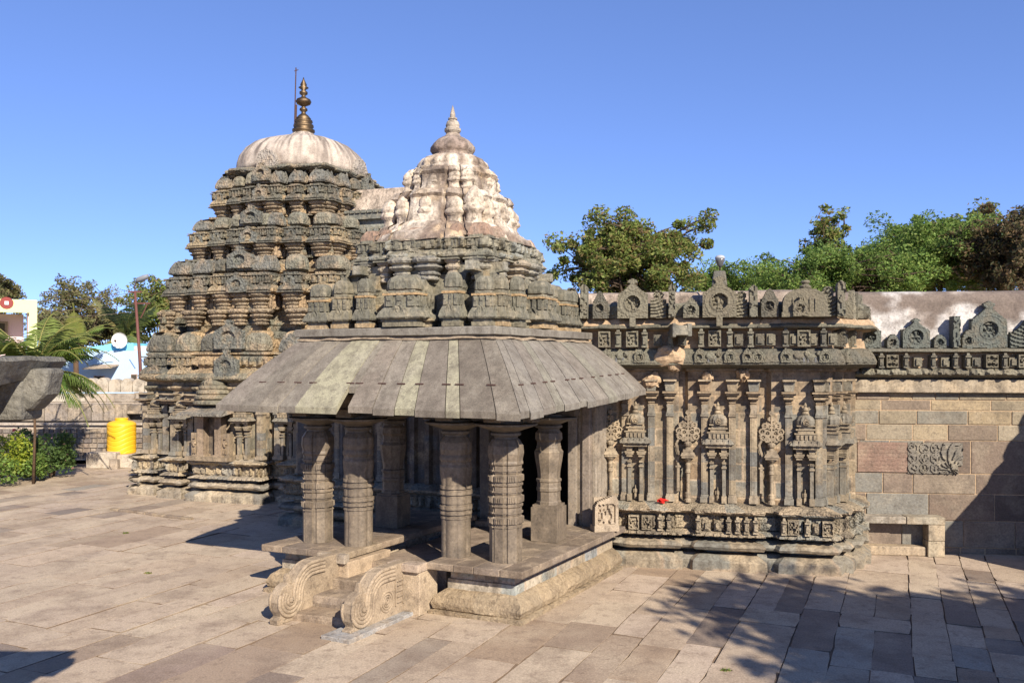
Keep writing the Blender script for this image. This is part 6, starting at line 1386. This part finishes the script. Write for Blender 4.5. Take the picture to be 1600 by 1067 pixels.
def palm(label, x, y, zt, n, L, seed, trunk_h0=0, cols=None, tr=.14, group=None, up=.75, thick=1):
    rn = random.Random(seed); T = thing('coconut_palm', label, 'palm', (x, y, 0), group); cols = cols or [(.13, .17, .045), (.10, .14, .035), (.17, .19, .06)]
    m_ = MB((.9, .8, .7)); m_.tube([(x, y, -.1), (x + .05, y, zt * .5), (x, y, zt)], [tr * 1.3, tr, tr * .9], 10); m_.build('trunk', m_bark, T, smooth=True)
    for k in range(n):
        th = 2 * math.pi * (k / n) * 2.4 + rn.uniform(-.2, .2); el = rn.uniform(-.2, 1.25) if k % 3 else rn.uniform(.8, 1.4)
        pts = []; p = Vector((x, y, zt)); d = Vector((math.cos(th) * math.cos(el), math.sin(th) * math.cos(el), math.sin(el))); l = L * rn.uniform(.8, 1.1); ns = 14
        for s_ in range(ns + 1):
            pts.append(p.copy()); p = p + d * (l / ns); d = (d + Vector((0, 0, -.085 * up - .05 * s_ / ns))).normalized()
        fr = MB(); fr.tube(pts, [.03 * (1 - .8 * i / ns) for i in range(ns + 1)], 4, col=(.26, .25, .09)); c_ = rn.choice(cols)
        V = []; Q = []; side = d.cross(Vector((0, 0, 1)))
        for i in range(1, ns * 3):
            f = i / (ns * 3); j = int(f * ns); q0 = pts[j].lerp(pts[j + 1], f * ns - j); tg = (pts[j + 1] - pts[j]).normalized(); sd = tg.cross(Vector((0, 0, 1)))
            if sd.length < .05: sd = Vector((math.sin(th), -math.cos(th), 0))
            sd.normalize(); ll = l * .24 * math.sin(min(1, f * 1.15 + .15) * math.pi) ** .6 + .05
            for sg_ in (-1, 1):
                e = (sd * sg_ * .85 + tg * .55 + Vector((0, 0, -.28 + rn.uniform(-.15, .1)))).normalized() * ll; wv = tg * .022 * L * .5 * thick
                b0 = len(V); md = q0 + e * .5 + Vector((0, 0, .03 * ll)); V += [q0 - wv * .5, q0 + wv * .5, md + wv, md - wv, q0 + e + Vector((0, 0, -.15 * ll))]; Q.append((b0, b0 + 1, b0 + 2, b0 + 3)); fr.P.append([fr.n + b0 + 3, fr.n + b0 + 2, fr.n + b0 + 4])
        fr.add(V, Q, col=tuple(v * rn.uniform(.85, 1.15) for v in c_)); fr.build('frond', m_leaf, T)
    return T
palm('young coconut palm with arching fronds in the garden bed at the left', at(52, 25.5), 25.5, zz(590, 25.5), 38, 2.8, 3, thick=1.0, tr=.035, up=1.4, cols=[(.10, .145, .035), (.08, .115, .03), (.14, .17, .045)])
palm('tall coconut palm standing behind the blue house by the lamp', at(196, 56), 56, zz(525, 56), 14, 4.3, 9, cols=[(.14, .16, .06), (.11, .13, .045), (.18, .18, .08)], thick=1.6)
palm('small coconut palm behind the cyan parapet', at(118, 47), 47, zz(535, 47), 9, 2.2, 15, thick=1.5)
def shrub(label, x, y, r, h, n, cols, ls=.05, flowers=None, seed=1, name='shrub'):
    rn = random.Random(seed); T = thing(name, label, 'shrub', (x, y, 0)); m_ = MB((.8, .8, .7)); cen = []
    for k in range(9):
        e = (x + rn.uniform(-r, r) * .7, y + rn.uniform(-r, r) * .6, h * rn.uniform(.5, 1.0)); m_.tube([(x + rn.uniform(-.1, .1), y, -.02), (e[0] * .5 + x * .5, e[1] * .5 + y * .5, e[2] * .6), e], [.02, .014, .006], 4); cen.append(e); cen.append((e[0], e[1], e[2] * .55))
    m_.build('stem', m_bark, T); c_ = MB(); leaves(c_, cen, r * .42, int(n * .6), ls, cols, asp=.6)
    c_.build('foliage', m_leaf, T)
    if flowers: f_ = MB(); leaves(f_, cen, r * .52, 26, .05, [flowers], asp=.9); f_.build('blossom', m_leaf, T)
YG = [(.20, .26, .03), (.26, .30, .04), (.13, .19, .03)]; DG = [(.07, .12, .035), (.09, .15, .045), (.05, .09, .03)]
for i, (px, d, r, h, n, cl, fl_, lb) in enumerate([(14, 26.2, .75, 1.35, 3500, YG, None, 'yellow green bushy shrub at the left edge of the bed'), (52, 26.0, .45, .8, 2000, G2, None, 'small bright green shrub at the foot of the young palm'), (82, 27.0, .75, 1.25, 4200, DG, (.6, .3, .35), 'dark green flowering shrub at the right end of the bed'),
        (40, 27.6, .6, 1.4, 1800, DG, (.55, .08, .08), 'leggy red flowering shrub behind the young palm'), (-10, 24.5, .8, 1.1, 3000, G2, None, 'green shrub cut by the left picture edge')]):
    shrub(lb, at(px, d), d, r, h, n, cl, flowers=fl_, seed=40 + i)
PUR = [(.07, .02, .03), (.10, .03, .04), (.05, .02, .025)]
for i, (px, py, lb) in enumerate([(15, 731, 'leftmost small purple leaved tuft on the paving'), (23, 713, 'purple leaved tuft in the bed beside the small bright shrub'), (71, 718, 'purple leaved tuft in front of the garden kerb'), (98, 707, 'purple leaved tuft at the right tip of the bed'), (66, 710, 'purple leaved tuft behind the kerb near the palm foot')]):
    x_, y_ = gp(px, py); T = thing('purple_plant', lb, 'plant', (x_, y_, 0), 'purple plants along the garden bed'); c_ = MB(); leaves(c_, [(x_ + random.uniform(-.2, .2), y_ + random.uniform(-.1, .1), .12) for _ in range(5)], .16, 420, .045, PUR, ell=(1, 1, .7)); c_.build('foliage', m_leaf, T)
for (px, py, lb) in ((231, 896, 'tiny green weed in a joint of the sunny paving left of the stairs'), (1135, 1048, 'tiny green weed in a joint of the shaded paving at the lower right'), (196, 833, 'tiny dry weed on the far sunny paving')):
    x_, y_ = gp(px, py); T = thing('weed', lb, 'weed', (x_, y_, 0)); c_ = MB(); leaves(c_, [(x_, y_, .012)], .07, 70, .018, G1, ell=(1, .6, .25)); c_.build('foliage', m_leaf, T)
mb = MB((1, 1, 1)); pp_ = [gp(-60, 741), gp(0, 727), gp(60, 721), gp(100, 714), gp(134, 706)]; mb.add([(x, y, .06) for x, y in pp_] + [(-13.5, 31, .06), (-24, 31, .06)], None, [list(range(len(pp_) + 2))]); tag(mb.build('garden_bed', m_earth), kind='structure', label='earth of the garden bed')
